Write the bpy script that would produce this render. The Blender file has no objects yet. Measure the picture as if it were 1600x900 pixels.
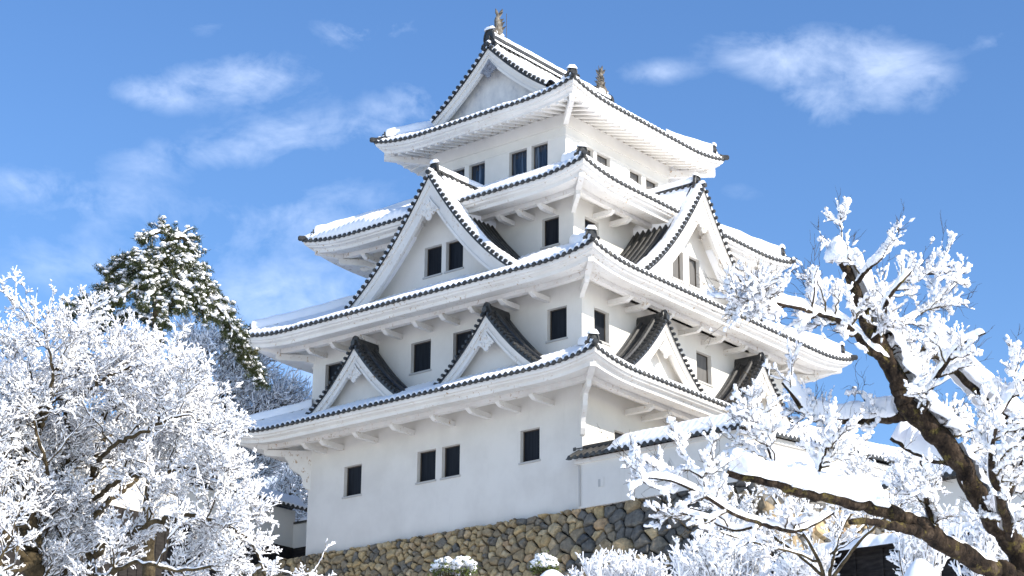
import bpy, math, random
import numpy as np
from mathutils import Vector

random.seed(7)
RNG = np.random.default_rng(11)
R = math.radians
scene = bpy.context.scene
COL = scene.collection

# ------------------------------------------------------------------ camera
CAM = np.array([44.0155, -58.207, -16.9239])
YAW, PITCH, ROLL, FPX = 0.8874, 0.3348, 0.0078, 3212.33
_a = math.pi - YAW
_h = np.array([math.cos(_a), math.sin(_a), 0.0])
_r = np.array([_h[1], -_h[0], 0.0])
FW = _h * math.cos(PITCH) + np.array([0, 0, math.sin(PITCH)])
_up = np.cross(_r, FW)
_c, _s = math.cos(ROLL), math.sin(ROLL)
RT, UP = _c * _r + _s * _up, -_s * _r + _c * _up
cam_d = bpy.data.cameras.new("camera")
cam_o = bpy.data.objects.new("camera", cam_d)
COL.objects.link(cam_o)
from mathutils import Matrix
M = Matrix(((RT[0], UP[0], -FW[0], CAM[0]), (RT[1], UP[1], -FW[1], CAM[1]), (RT[2], UP[2], -FW[2], CAM[2]), (0, 0, 0, 1)))
cam_o.matrix_world = M
cam_d.sensor_width = 36.0
cam_d.lens = FPX / 1600 * 36.0
cam_d.clip_start = 0.5
cam_d.clip_end = 6000
cam_d.dof.use_dof = True
cam_d.dof.focus_distance = 74.0
cam_d.dof.aperture_fstop = 7.0
scene.camera = cam_o

# ------------------------------------------------------------------ sun, sky, exposure
SUN_DIR = Vector((1.0, 0.10, 0.545)).normalized()
SUN_EL = math.asin(SUN_DIR.z)
SUN_AZ = math.atan2(SUN_DIR.x, SUN_DIR.y)          # clockwise from +Y
sun_d = bpy.data.lights.new("sun", 'SUN')
sun_d.energy = 4.2
sun_d.angle = R(0.5)
sun_d.color = (1.0, 0.93, 0.82)
sun_o = bpy.data.objects.new("sun", sun_d)
sun_o.rotation_euler = SUN_DIR.to_track_quat('Z', 'Y').to_euler()
COL.objects.link(sun_o)

world = bpy.data.worlds.new("World")
scene.world = world
world.use_nodes = True
WN, WL = world.node_tree.nodes, world.node_tree.links
WN.clear()


def wnode(t, **k):
    n = WN.new(t)
    for a, b in k.items():
        setattr(n, a, b)
    return n


def wmath(op, a, b=None, c=None, clamp=False):
    n = wnode('ShaderNodeMath', operation=op, use_clamp=clamp)
    for i, v in enumerate((a, b, c)):
        if v is None:
            continue
        if isinstance(v, (int, float)):
            n.inputs[i].default_value = v
        else:
            WL.new(v, n.inputs[i])
    return n.outputs[0]


sky = wnode('ShaderNodeTexSky', sky_type='NISHITA')
sky.sun_disc = False
sky.sun_elevation = SUN_EL
sky.sun_rotation = SUN_AZ
sky.altitude = 400
sky.air_density = 1.0
sky.dust_density = 0.25
sky.ozone_density = 2.2
tc = wnode('ShaderNodeTexCoord')
sep = wnode('ShaderNodeSeparateXYZ')
WL.new(tc.outputs['Generated'], sep.inputs[0])
az = wmath('ARCTAN2', sep.outputs[1], sep.outputs[0])
el = wmath('ARCSINE', sep.outputs[2])


def fbm(scale, detail, rough, stretch=(1, 1, 1), off=(0, 0, 0), dist=0.0):
    mp = wnode('ShaderNodeMapping')
    mp.inputs['Scale'].default_value = stretch
    mp.inputs['Location'].default_value = off
    WL.new(tc.outputs['Generated'], mp.inputs[0])
    n = wnode('ShaderNodeTexNoise')
    n.inputs['Scale'].default_value = scale
    n.inputs['Detail'].default_value = detail
    n.inputs['Roughness'].default_value = rough
    n.inputs['Distortion'].default_value = dist
    WL.new(mp.outputs[0], n.inputs[0])
    return n.outputs[0]


nz_big = fbm(15, 8, 0.62, (1, 1, 1.7), (7.3, 2.9, 4.1), 0.5)
nz_fine = fbm(34, 6, 0.6, (1, 1, 1.6), (0.4, 5.2, 1.1), 0.4)


def dir_of(u, v):
    d = FW + RT * (u - 800) / FPX - UP * (v - 450) / FPX
    d = d / np.linalg.norm(d)
    return math.atan2(d[1], d[0]), math.asin(d[2])


def puff(u, v, ru, rv, tilt, amount):
    """one cloud patch round a bearing and height in the sky"""
    a0, e0 = dir_of(u, v)
    ca, sa = math.cos(R(tilt)), math.sin(R(tilt))
    dx = wmath('MULTIPLY', wmath('SUBTRACT', a0, az), math.cos(e0))
    dy = wmath('SUBTRACT', el, e0)
    x = wmath('ADD', wmath('MULTIPLY', dx, ca), wmath('MULTIPLY', dy, sa))
    y = wmath('SUBTRACT', wmath('MULTIPLY', dy, ca), wmath('MULTIPLY', dx, sa))
    x = wmath('DIVIDE', x, ru / FPX)
    y = wmath('DIVIDE', y, rv / FPX)
    r2 = wmath('ADD', wmath('MULTIPLY', x, x), wmath('MULTIPLY', y, y))
    g = wmath('POWER', 2.718, wmath('MULTIPLY', r2, -1.0))
    return wmath('MULTIPLY', g, amount)


PUFFS = [(1190, 90, 90, 34, -14, 0.75), (1290, 75, 90, 34, 0, 0.6), (1400, 115, 85, 45, -10, 0.95), (1320, 165, 80, 30, 8, 0.65), (1030, 112, 60, 20, 0, 0.55),
         (1240, 140, 60, 24, -30, 0.45), (375, 125, 110, 40, 8, 0.9), (230, 145, 60, 22, 0, 0.6), (570, 45, 75, 26, 5, 0.8), (330, 45, 40, 20, 20, 0.4),
         (470, 210, 130, 36, 10, 0.7), (640, 165, 70, 38, 20, 0.6), (280, 245, 110, 28, 8, 0.5), (170, 320, 130, 40, 5, 0.5), (40, 285, 70, 26, 0, 0.5),
         (480, 330, 180, 44, 15, 0.5), (470, 460, 200, 80, 10, 0.50), (430, 600, 220, 110, 0, 0.55), (150, 420, 180, 50, 0, 0.45),
         (1550, 65, 45, 16, 0, 0.4), (1150, 300, 160, 22, 0, 0.22)]
tot = None
for q in PUFFS:
    g = puff(*q)
    tot = g if tot is None else wmath('ADD', tot, g)
wob = wmath('ADD', wmath('MULTIPLY', wmath('SUBTRACT', nz_big, 0.5), 3.4), wmath('MULTIPLY', wmath('SUBTRACT', nz_fine, 0.5), 2.4))
dens = wmath('SUBTRACT', wmath('ADD', wmath('MINIMUM', tot, 1.0), wmath('MULTIPLY', wob, wmath('MINIMUM', wmath('MULTIPLY', tot, 1.6), 1.0))), 0.22)
dens = wmath('MULTIPLY', wmath('MULTIPLY', dens, 0.70, clamp=True), 0.43)
# general thin cloud outside the picture so the light is not a bare gradient
hs = wnode('ShaderNodeHueSaturation')
hs.inputs['Saturation'].default_value = 1.2
hs.inputs['Hue'].default_value = 0.507
hs.inputs['Value'].default_value = 1.0
WL.new(sky.outputs[0], hs.inputs['Color'])
mixc = wnode('ShaderNodeMix', data_type='RGBA')
WL.new(dens, mixc.inputs['Factor'])
WL.new(hs.outputs[0], mixc.inputs['A'])
mixc.inputs['B'].default_value = (5.6, 6.3, 7.6, 1)
bg = wnode('ShaderNodeBackground')
bg.inputs['Strength'].default_value = 0.132
WL.new(mixc.outputs['Result'], bg.inputs['Color'])
wo = wnode('ShaderNodeOutputWorld')
WL.new(bg.outputs[0], wo.inputs[0])

scene.render.engine = 'CYCLES'
scene.cycles.max_bounces = 9
scene.cycles.diffuse_bounces = 8
scene.cycles.glossy_bounces = 2
scene.cycles.use_denoising = True
scene.view_settings.view_transform = 'Standard'
scene.view_settings.look = 'None'
scene.view_settings.gamma = 1.0
scene.view_settings.use_curve_mapping = False
scene.view_settings.exposure = 0.75

# ------------------------------------------------------------------ small tools


def ray(u, v):
    return FW + RT * (u - 800) / FPX - UP * (v - 450) / FPX


def at(u, v, depth):
    return CAM + ray(u, v) * depth


def _hash(ix, iy, iz):
    n = (ix * 374761393 + iy * 668265263 + iz * 2147483647 + 1013904223) & 0xFFFFFFFF
    n = ((n ^ (n >> 13)) * 1274126177) & 0xFFFFFFFF
    return ((n ^ (n >> 16)) & 0xFFFF) / 65535.0


def vnoise(P, scale=1.0, seed=0):
    """value noise in 0..1 for an (...,3) array"""
    P = np.asarray(P, float) * scale + seed * 17.31
    I = np.floor(P).astype(np.int64)
    F = P - I
    F = F * F * (3 - 2 * F)
    out = 0
    for dx in (0, 1):
        for dy in (0, 1):
            for dz in (0, 1):
                w = (F[..., 0] if dx else 1 - F[..., 0]) * (F[..., 1] if dy else 1 - F[..., 1]) * (F[..., 2] if dz else 1 - F[..., 2])
                out = out + w * _hash(I[..., 0] + dx, I[..., 1] + dy, I[..., 2] + dz)
    return out


def fnoise(P, scale=1.0, seed=0, octv=3):
    s, a, t = 0, 1.0, 0
    for k in range(octv):
        s = s + a * vnoise(P, scale * 2 ** k, seed + k)
        t += a
        a *= 0.5
    return s / t


def unit(v):
    return v / (np.linalg.norm(v, axis=-1, keepdims=True) + 1e-9)


def resample(pts, n):
    """smooth polyline of (x,y,z,r) rows through the given ones"""
    pts = np.asarray(pts, float)
    d = np.concatenate([[0], np.cumsum(np.linalg.norm(np.diff(pts[:, :3], axis=0), axis=1))])
    t = np.linspace(0, d[-1], n)
    m = np.gradient(pts, d, axis=0)
    i = np.clip(np.searchsorted(d, t, side='right') - 1, 0, len(d) - 2)
    h = (d[i + 1] - d[i])[:, None]
    s = ((t - d[i]) / (d[i + 1] - d[i]))[:, None]
    return (2 * s**3 - 3 * s**2 + 1) * pts[i] + (s**3 - 2 * s**2 + s) * h * m[i] + (-2 * s**3 + 3 * s**2) * pts[i + 1] + (s**3 - s**2) * h * m[i + 1]


class MB:
    def __init__(self):
        self.v, self.q, self.ng, self.n = [], [], [], 0
        self.attr = []

    def add(self, verts, quads=None, ngons=None):
        verts = np.asarray(verts, float).reshape(-1, 3)
        if quads is not None and len(quads):
            self.q.append(np.asarray(quads, np.int64).reshape(-1, 4) + self.n)
        if ngons:
            self.ng += [[i + self.n for i in g] for g in ngons]
        self.v.append(verts)
        self.n += len(verts)

    def tris(self, verts, tris):
        verts = np.asarray(verts, float).reshape(-1, 3)
        t = np.asarray(tris, np.int64).reshape(-1, 3) + self.n
        self.ng_t = getattr(self, 'ng_t', [])
        self.ng_t.append(t)
        self.v.append(verts)
        self.n += len(verts)

    def grid(self, P, close_u=False, close_v=False, mask=None):
        P = np.asarray(P, float)
        n, m = P.shape[:2]
        idx = np.arange(n * m).reshape(n, m)
        A = idx if not close_u else np.vstack([idx, idx[:1]])
        A = A if not close_v else np.hstack([A, A[:, :1]])
        q = np.stack([A[:-1, :-1], A[1:, :-1], A[1:, 1:], A[:-1, 1:]], -1)
        if mask is not None:
            q = q[mask]
        self.add(P.reshape(-1, 3), q.reshape(-1, 4))

    def hexa(self, c):
        """8 corners: bottom 4 ring, top 4 ring"""
        self.add(c, [[0, 3, 2, 1], [4, 5, 6, 7], [0, 1, 5, 4], [1, 2, 6, 5], [2, 3, 7, 6], [3, 0, 4, 7]])

    def box(self, a, b):
        x0, y0, z0 = np.minimum(a, b)
        x1, y1, z1 = np.maximum(a, b)
        self.hexa([(x0, y0, z0), (x1, y0, z0), (x1, y1, z0), (x0, y1, z0), (x0, y0, z1), (x1, y0, z1), (x1, y1, z1), (x0, y1, z1)])

    def tube(self, pts, rad, n=6, cap=True, up=(0, 0, 1), arc=None):
        pts = np.asarray(pts, float)
        rad = np.broadcast_to(np.asarray(rad, float), (len(pts),))
        T = np.gradient(pts, axis=0)
        T /= np.linalg.norm(T, axis=1, keepdims=True) + 1e-12
        U = np.asarray(up, float)
        X = np.cross(T, U)
        bad = np.linalg.norm(X, axis=1) < 1e-3
        X[bad] = np.cross(T[bad], (1.0, 0.1, 0))
        X /= np.linalg.norm(X, axis=1, keepdims=True)
        Y = np.cross(X, T)
        if arc is None:
            an = np.arange(n) * 2 * math.pi / n
        else:
            an = np.linspace(arc[0], arc[1], n)
        ring = pts[:, None] + rad[:, None, None] * (X[:, None] * np.cos(an)[None, :, None] + Y[:, None] * np.sin(an)[None, :, None])
        base = self.n
        self.grid(ring, close_v=arc is None)
        if cap:
            self.ng.append([base + i for i in range(n)][::-1])
            k = base + (len(pts) - 1) * n
            self.ng.append([k + i for i in range(n)])

    def extrude(self, poly, origin, ex, ey, ez, depth):
        """2D outline in the ex/ey plane pushed along ez"""
        poly = np.asarray(poly, float)
        o, ex, ey, ez = (np.asarray(t, float) for t in (origin, ex, ey, ez))
        A = o + poly[:, :1] * ex + poly[:, 1:] * ey
        B = A + ez * depth
        n = len(poly)
        q = [[i, (i + 1) % n, n + (i + 1) % n, n + i] for i in range(n)]
        self.add(np.vstack([A, B]), q, [list(range(n))[::-1], list(range(n, 2 * n))])

    def build(self, name, mat, parent=None, smooth=False, loc=None, attr=None):
        me = bpy.data.meshes.new(name)
        V = np.vstack(self.v)
        if attr == 'keep':
            V = V.copy()
        if parent is not None:
            V = V - np.array(ROOTLOC[root_of(parent)])
        elif loc is not None:
            V = V - np.asarray(loc, float)
        Q = np.vstack(self.q) if self.q else np.zeros((0, 4), np.int64)
        Tt = np.vstack(self.ng_t) if getattr(self, 'ng_t', None) else np.zeros((0, 3), np.int64)
        loops = [Q.ravel(), Tt.ravel()]
        tot_ = [np.full(len(Q), 4), np.full(len(Tt), 3)]
        if self.ng:
            loops.append(np.array([i for g in self.ng for i in g]))
            tot_.append(np.array([len(g) for g in self.ng]))
        loops = np.concatenate(loops).astype(np.int32)
        tot_ = np.concatenate(tot_).astype(np.int32)
        start = np.concatenate([[0], np.cumsum(tot_)[:-1]]).astype(np.int32)
        me.vertices.add(len(V))
        me.vertices.foreach_set('co', V.astype(np.float32).ravel())
        me.loops.add(len(loops))
        me.loops.foreach_set('vertex_index', loops)
        me.polygons.add(len(tot_))
        me.polygons.foreach_set('loop_start', start)
        me.polygons.foreach_set('loop_total', tot_)
        me.polygons.foreach_set('use_smooth', np.full(len(tot_), bool(smooth)))
        me.update(calc_edges=True)
        me.validate()
        me.materials.append(mat)
        o = bpy.data.objects.new(name, me)
        COL.objects.link(o)
        if parent is not None:
            o.parent = parent
        elif loc is not None:
            o.location = loc
            ROOTLOC[o.name] = tuple(loc)
        else:
            ROOTLOC[o.name] = (0, 0, 0)
        return o


ROOTLOC = {}


def root_of(o):
    while o.parent is not None:
        o = o.parent
    return o.name


def tag(o, label=None, cat=None, group=None, kind=None):
    if label:
        o['label'] = label
    if cat:
        o['category'] = cat
    if group:
        o['group'] = group
    if kind:
        o['kind'] = kind
    return o


def thing(name, loc, label, cat, group=None):
    o = bpy.data.objects.new(name, None)
    o.empty_display_size = 0.3
    COL.objects.link(o)
    o.location = loc
    ROOTLOC[o.name] = tuple(loc)
    return tag(o, label, cat, group)


# ------------------------------------------------------------------ materials


class Mat:
    def __init__(self, name, rough=0.7, spec=0.3):
        self.m = bpy.data.materials.new(name)
        self.m.use_nodes = True
        self.N, self.L = self.m.node_tree.nodes, self.m.node_tree.links
        self.b = self.N['Principled BSDF']
        self.b.inputs['Roughness'].default_value = rough
        self.b.inputs['Specular IOR Level'].default_value = spec
        self.tc = self.N.new('ShaderNodeTexCoord').outputs['Object']

    def map(self, scale):
        n = self.N.new('ShaderNodeMapping')
        n.inputs['Scale'].default_value = scale
        self.L.new(self.tc, n.inputs[0])
        return n.outputs[0]

    def noise(self, scale, detail=4, rough=0.55, stretch=None):
        n = self.N.new('ShaderNodeTexNoise')
        n.inputs['Scale'].default_value = scale
        n.inputs['Detail'].default_value = detail
        n.inputs['Roughness'].default_value = rough
        self.L.new(self.map(stretch) if stretch else self.tc, n.inputs['Vector'])
        return n.outputs[0]

    def ramp(self, src, stops):
        n = self.N.new('ShaderNodeValToRGB')
        e = n.color_ramp.elements
        while len(e) < len(stops):
            e.new(0.5)
        for k, (p, c) in enumerate(stops):
            e[k].position = p
            e[k].color = (*c, 1) if not isinstance(c, (int, float)) else (c, c, c, 1)
        self.L.new(src, n.inputs[0])
        return n.outputs[0]

    def mix(self, fac, a, b, mode='MIX'):
        n = self.N.new('ShaderNodeMix')
        n.data_type = 'RGBA'
        n.blend_type = mode
        for key, v in (('Factor', fac), ('A', a), ('B', b)):
            s = n.inputs[key]
            if isinstance(v, (int, float)):
                s.default_value = v
            elif isinstance(v, tuple):
                s.default_value = (*v, 1)
            else:
                self.L.new(v, s)
        return n.outputs['Result']

    def color(self, c):
        if isinstance(c, tuple):
            self.b.inputs['Base Color'].default_value = (*c, 1)
        else:
            self.L.new(c, self.b.inputs['Base Color'])
        return self

    def bump(self, src, strength=0.3, dist=0.02):
        n = self.N.new('ShaderNodeBump')
        n.inputs['Strength'].default_value = strength
        n.inputs['Distance'].default_value = dist
        self.L.new(src, n.inputs['Height'])
        self.L.new(n.outputs[0], self.b.inputs['Normal'])
        return self


def make_materials():
    D = {}
    m = Mat('plaster', 0.85, 0.15)
    n1 = m.noise(0.55, 5, 0.6)
    c = m.ramp(n1, [(0.35, (0.615, 0.585, 0.535)), (0.6, (0.685, 0.655, 0.60))])
    st = m.ramp(m.noise(1.0, 6, 0.7, (3.0, 3.0, 0.35)), [(0.58, 0.0), (0.82, 1.0)])
    fine = m.ramp(m.noise(6, 5, 0.7, (1, 1, 0.25)), [(0.40, 0.0), (0.75, 0.75)])
    c = m.mix(m.mix(1.0, st, fine, 'MULTIPLY'), c, (0.48, 0.455, 0.41))
    m.color(c).bump(m.noise(30, 4), 0.12, 0.01)
    D['plaster'] = m.m
    m = Mat('plaster_trim', 0.85, 0.15)
    c = m.ramp(m.noise(0.8, 5, 0.6), [(0.3, (0.62, 0.59, 0.545)), (0.6, (0.71, 0.685, 0.64))])
    rust = m.ramp(m.noise(7.5, 3, 0.75, (1, 1, 0.6)), [(0.60, 0.0), (0.66, 1.0)])
    area = m.ramp(m.noise(0.42, 3, 0.6), [(0.42, 0.0), (0.54, 0.85)])
    c = m.mix(m.mix(1.0, rust, area, 'MULTIPLY'), c, (0.34, 0.21, 0.10))
    m.color(c).bump(m.noise(14, 4), 0.15, 0.02)
    D['trim'] = m.m
    m = Mat('stained_plaster', 0.9, 0.1)
    c = m.ramp(m.noise(1.6, 6, 0.7, (1, 1, 0.6)), [(0.32, (0.38, 0.39, 0.41)), (0.43, (0.55, 0.545, 0.53)), (0.6, (0.66, 0.645, 0.61))])
    m.color(c)
    D['stained'] = m.m
    m = Mat('weathered_carving', 0.9, 0.1)
    m.color(m.ramp(m.noise(6, 5, 0.7), [(0.3, (0.10, 0.11, 0.13)), (0.7, (0.34, 0.35, 0.38))]))
    D['carving_dark'] = m.m
    m = Mat('roof_tile', 0.45, 0.45)
    c = m.ramp(m.noise(3.5, 5, 0.65), [(0.3, (0.016, 0.017, 0.018)), (0.58, (0.042, 0.041, 0.038)), (0.78, (0.17, 0.155, 0.12))])
    m.color(c).bump(m.noise(18, 3), 0.25, 0.02)
    D['tile'] = m.m
    m = Mat('dark_tile', 0.38, 0.5)
    c = m.ramp(m.noise(4.5, 5, 0.7), [(0.35, (0.018, 0.019, 0.022)), (0.65, (0.05, 0.05, 0.048)), (0.85, (0.13, 0.12, 0.085))])
    m.color(c).bump(m.noise(20, 3), 0.3, 0.02)
    D['tile_dark'] = m.m
    m = Mat('fish_stone', 0.8, 0.2)
    m.color(m.ramp(m.noise(7, 5, 0.7), [(0.3, (0.05, 0.044, 0.036)), (0.5, (0.14, 0.12, 0.095)), (0.72, (0.32, 0.30, 0.26))])).bump(m.noise(16, 3), 0.6, 0.04)
    D['fish'] = m.m
    m = Mat('snow', 0.75, 0.15)
    m.color(m.ramp(m.noise(2.0, 3), [(0.3, (0.88, 0.89, 0.91)), (0.7, (0.93, 0.93, 0.935))]))
    m.bump(m.noise(5.0, 5, 0.62), 0.35, 0.06)
    D['snow'] = m.m
    m = Mat('snow_twig', 0.8, 0.1)
    m.color((0.93, 0.93, 0.935)).bump(m.noise(22, 3), 0.3, 0.015)
    D['snow_twig'] = m.m
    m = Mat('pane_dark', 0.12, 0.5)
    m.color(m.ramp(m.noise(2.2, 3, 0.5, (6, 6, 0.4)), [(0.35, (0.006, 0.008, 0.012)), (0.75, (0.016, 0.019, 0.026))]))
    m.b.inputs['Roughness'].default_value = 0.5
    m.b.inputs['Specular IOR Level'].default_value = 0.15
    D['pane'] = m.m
    m = Mat('window_glass', 0.06, 0.5)
    m.color(m.ramp(m.noise(2.0, 3, 0.5, (5, 5, 0.25)), [(0.45, (0.010, 0.014, 0.022)), (0.58, (0.03, 0.045, 0.07)), (0.72, (0.14, 0.18, 0.24))]))
    D['glass'] = m.m
    m = Mat('sunlit_slat_pane', 0.7, 0.2)  # slatted right-side panes, greyer than the front ones: sunlight put into the colour
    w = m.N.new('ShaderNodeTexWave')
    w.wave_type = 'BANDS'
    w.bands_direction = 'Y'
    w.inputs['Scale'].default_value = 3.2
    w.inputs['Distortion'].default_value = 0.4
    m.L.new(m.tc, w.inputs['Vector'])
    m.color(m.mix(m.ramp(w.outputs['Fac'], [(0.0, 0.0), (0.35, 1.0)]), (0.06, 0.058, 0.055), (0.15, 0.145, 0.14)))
    D['pane_sunlit'] = m.m
    m = Mat('window_wood', 0.75, 0.2)
    m.color(m.ramp(m.noise(5, 4, 0.6, (1, 1, 0.3)), [(0.3, (0.05, 0.042, 0.034)), (0.7, (0.11, 0.09, 0.07))]))
    D['wood'] = m.m
    m = Mat('grey_sill', 0.8, 0.2)
    m.color((0.42, 0.41, 0.39))
    D['sill'] = m.m
    m = Mat('dark_boards', 0.8, 0.2)
    m.color(m.ramp(m.noise(2.5, 5, 0.6, (1, 1, 4)), [(0.3, (0.012, 0.010, 0.010)), (0.7, (0.038, 0.033, 0.03))]))
    D['boards'] = m.m
    m = Mat('stone', 0.85, 0.25)
    at_ = m.N.new('ShaderNodeAttribute')
    at_.attribute_name = 'stone_tone'
    sepc = m.N.new('ShaderNodeSeparateColor')
    m.L.new(at_.outputs['Color'], sepc.inputs[0])
    tone = m.ramp(sepc.outputs[0], [(0.0, (0.10, 0.098, 0.092)), (0.25, (0.17, 0.16, 0.14)), (0.5, (0.35, 0.265, 0.155)), (0.72, (0.48, 0.355, 0.185)), (0.88, (0.50, 0.40, 0.25)), (1.0, (0.47, 0.27, 0.135))])
    gr = m.ramp(m.noise(5.5, 6, 0.7), [(0.3, 0.5), (0.7, 1.25)])
    c = m.mix(1.0, tone, gr, 'MULTIPLY')
    lich = m.ramp(m.noise(2.2, 6, 0.75), [(0.62, 0.0), (0.7, 0.7)])
    c = m.mix(lich, c, (0.30, 0.29, 0.24))
    dark = m.ramp(m.noise(1.3, 5, 0.7), [(0.60, 0.0), (0.75, 0.8)])
    c = m.mix(dark, c, (0.06, 0.048, 0.036))
    m.color(c).bump(m.noise(7, 6, 0.7), 0.55, 0.06)
    D['stone'] = m.m
    m = Mat('joint_dark', 0.95, 0.05)
    m.color((0.03, 0.027, 0.024))
    D['joint'] = m.m
    m = Mat('bark', 0.9, 0.15)
    br = m.ramp(m.noise(9, 6, 0.75, (1, 1, 0.45)), [(0.38, (0.008, 0.006, 0.005)), (0.55, (0.048, 0.033, 0.022)), (0.75, (0.16, 0.12, 0.085))])
    moss = m.ramp(m.noise(5, 6, 0.75), [(0.55, 0.0), (0.63, 0.85)])
    c = m.mix(moss, br, (0.15, 0.12, 0.035))
    m.color(c).bump(m.noise(26, 5, 0.7), 0.9, 0.04)
    D['bark'] = m.m
    m = Mat('twig_bark', 0.9, 0.1)
    m.color(m.ramp(m.noise(3, 3), [(0.35, (0.035, 0.024, 0.016)), (0.7, (0.11, 0.085, 0.045))]))
    D['twig'] = m.m
    m = Mat('young_bark', 0.9, 0.1)
    m.color(m.ramp(m.noise(8, 5, 0.7), [(0.35, (0.03, 0.023, 0.014)), (0.6, (0.095, 0.072, 0.04)), (0.8, (0.20, 0.165, 0.10))])).bump(m.noise(30, 4), 0.6, 0.02)
    D['bark_young'] = m.m
    m = Mat('pine_needles', 0.7, 0.2)
    m.color(m.ramp(m.noise(1.6, 4, 0.6), [(0.3, (0.022, 0.034, 0.014)), (0.6, (0.055, 0.065, 0.024)), (0.8, (0.12, 0.095, 0.035))]))
    D['needles'] = m.m
    m = Mat('evergreen_leaf', 0.55, 0.3)
    m.color(m.ramp(m.noise(4, 3), [(0.3, (0.035, 0.06, 0.015)), (0.7, (0.14, 0.16, 0.03))]))
    D['leaf'] = m.m
    m = Mat('cut_timber', 0.85, 0.1)
    m.color(m.ramp(m.noise(3, 5, 0.6, (1, 1, 0.2)), [(0.3, (0.22, 0.15, 0.09)), (0.7, (0.42, 0.32, 0.22))]))
    D['timber'] = m.m
    m = Mat('iron_rod', 0.5, 0.5)
    m.color((0.03, 0.03, 0.03))
    D['iron'] = m.m
    return D


MT = make_materials()

# ------------------------------------------------------------------ ground


def build_ground():
    g = np.concatenate([-np.geomspace(2500, 90, 16), np.linspace(-84, 84, 85), np.geomspace(90, 2500, 16)])
    X, Y = np.meshgrid(g, g, indexing='ij')
    dx = np.maximum(np.maximum(-26 - X, X - 12), 0)
    dy = np.maximum(np.maximum(-2.6 - Y, Y - 40), 0)
    d = np.sqrt(dx ** 2 + dy ** 2)
    Z = -4.3 - 0.197 * np.minimum(d, 73) - 0.02 * np.maximum(d - 73, 0)
    Z = np.maximum(Z, -40)
    Z = Z - 0.5 * np.clip(d / 6, 0, 1) + 0.7 * (fnoise(np.stack([X, Y, X * 0], -1), 0.22, 3) - 0.5) * np.clip(d / 8, 0, 1)
    m = MB()
    m.grid(np.stack([X, Y, Z], -1))
    o = m.build('ground', MT['snow'], smooth=True, loc=(0, 0, 0))
    tag(o, 'snow covered hillside below the stone wall', 'ground', kind='structure')
    # the levelled yard behind the stone walls
    m = MB()
    m.box((-40, 0.3, -3.0), (6.9, 40, -0.06))
    o = m.build('courtyard', MT['snow'], loc=(0, 0, -3))
    tag(o, 'snowy level yard round the keep', 'ground', kind='structure')
    # far snow bank to the left, behind the keep
    gx = np.linspace(-75, -32, 40)
    gy = np.linspace(14, 60, 30)
    X, Y = np.meshgrid(gx, gy, indexing='ij')
    crest = 16.8 + 2.2 * (fnoise(np.stack([X, Y * 0, X * 0], -1), 0.12, 5) - 0.5)
    Z = -4 + (crest + 4) * np.clip((Y - 14) / 14, 0, 1) ** 0.8 * np.clip((-32 - X) / 6, 0, 1) ** 0.5
    Z = Z + 0.8 * (fnoise(np.stack([X, Y, Z], -1), 0.35, 9) - 0.5)
    Z[:, -1] = -6
    m = MB()
    m.grid(np.stack([X, Y, Z], -1))
    o = m.build('hill', MT['snow'], smooth=True, loc=(0, 0, 0))
    tag(o, 'white snow bank rising behind the left end of the keep', 'hill', kind='structure')


build_ground()

# ------------------------------------------------------------------ keep
CX, CY, YS = -7.0, 7.058, 1.00829
KEEP = thing('castle_keep', (CX, CY, 0), 'tall white four tiered castle keep with snow covered roofs on the stone wall', 'castle')


def S(k, t, o, z):
    t, o, z = np.broadcast_arrays(np.asarray(t, float), np.asarray(o, float), np.asarray(z, float))
    u, v = ((t, -o), (o, t), (-t, o), (-o, -t))[k]
    return np.stack([CX + u, CY + YS * v, z], -1)


SP = 0.28
FS = np.array([-0.5, -0.39, -0.28, -0.21, -0.11, 0, 0.11, 0.21, 0.28, 0.39])


def tile_prof(f):
    a = np.abs(f)
    rib = np.sqrt(np.clip(1 - (a / 0.285) ** 2, 0, 1)) * 0.085
    pan = -0.03 * np.sin(np.clip((a - 0.28) / 0.22, 0, 1) * math.pi / 2)
    return np.where(a < 0.283, rib, pan)


def tile_low(f):
    a = np.abs(f)
    return np.where(a < 0.283, -0.045 - 0.05 * np.sqrt(np.clip(1 - (a / 0.285) ** 2, 0, 1)), -0.045 - 0.02 * np.cos((a - 0.39) / 0.11 * math.pi / 2))


def rib_axis(half, sp=SP):
    n = int(math.ceil(half / sp)) + 1
    t = (np.arange(-n, n + 1)[:, None] * sp + FS[None] * sp).ravel()
    f = np.broadcast_to(FS, (2 * n + 1, len(FS))).ravel()
    return t, f


TIERS = [  # name, eave offset, inner offset, tile bottom, rise, corner lift, fascia type
    dict(n='first', O=9.45, I=7.0, z=4.70, rise=1.25, lift=0.36),
    dict(n='second', O=9.22, I=5.35, z=8.80, rise=2.15, lift=0.36),
    dict(n='third', O=7.49, I=3.64, z=13.13, rise=2.25, lift=0.34),
    dict(n='top', O=5.45, I=3.6, z=17.80, rise=0.95, lift=0.36),
]


def roof_z(T, t, o):
    """tile surface height of a skirt roof"""
    s = np.clip((T['O'] - o) / (T['O'] - T['I']), -0.1, 1)
    c = np.clip((np.abs(t) - (o - 2.9)) / 2.9, 0, 1.15)
    lift = T['lift'] * c ** 2.3 * np.clip(1 - s * (T['O'] - T['I']) / 3.4, 0, 1)
    return T['z'] + 0.10 + T['rise'] * (0.86 * s + 0.14 * s * s) + lift


# large gable profiles, height of the tile surface at distance d from the ridge
GABLES = dict(
    large=dict(oV=7.95, oB=4.3, za=14.50, zb=9.75, hw=4.12, sag=0.44, oW=7.0, board=0.62),
    small=dict(oV=8.36, oB=6.9, za=7.83, zb=5.50, hw=2.22, sag=0.16, oW=7.75, board=0.44),
    top=dict(oV=4.36, oB=-4.36, za=21.57, zb=18.88, hw=3.15, sag=0.17, oW=3.75, board=0.50),
)


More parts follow.
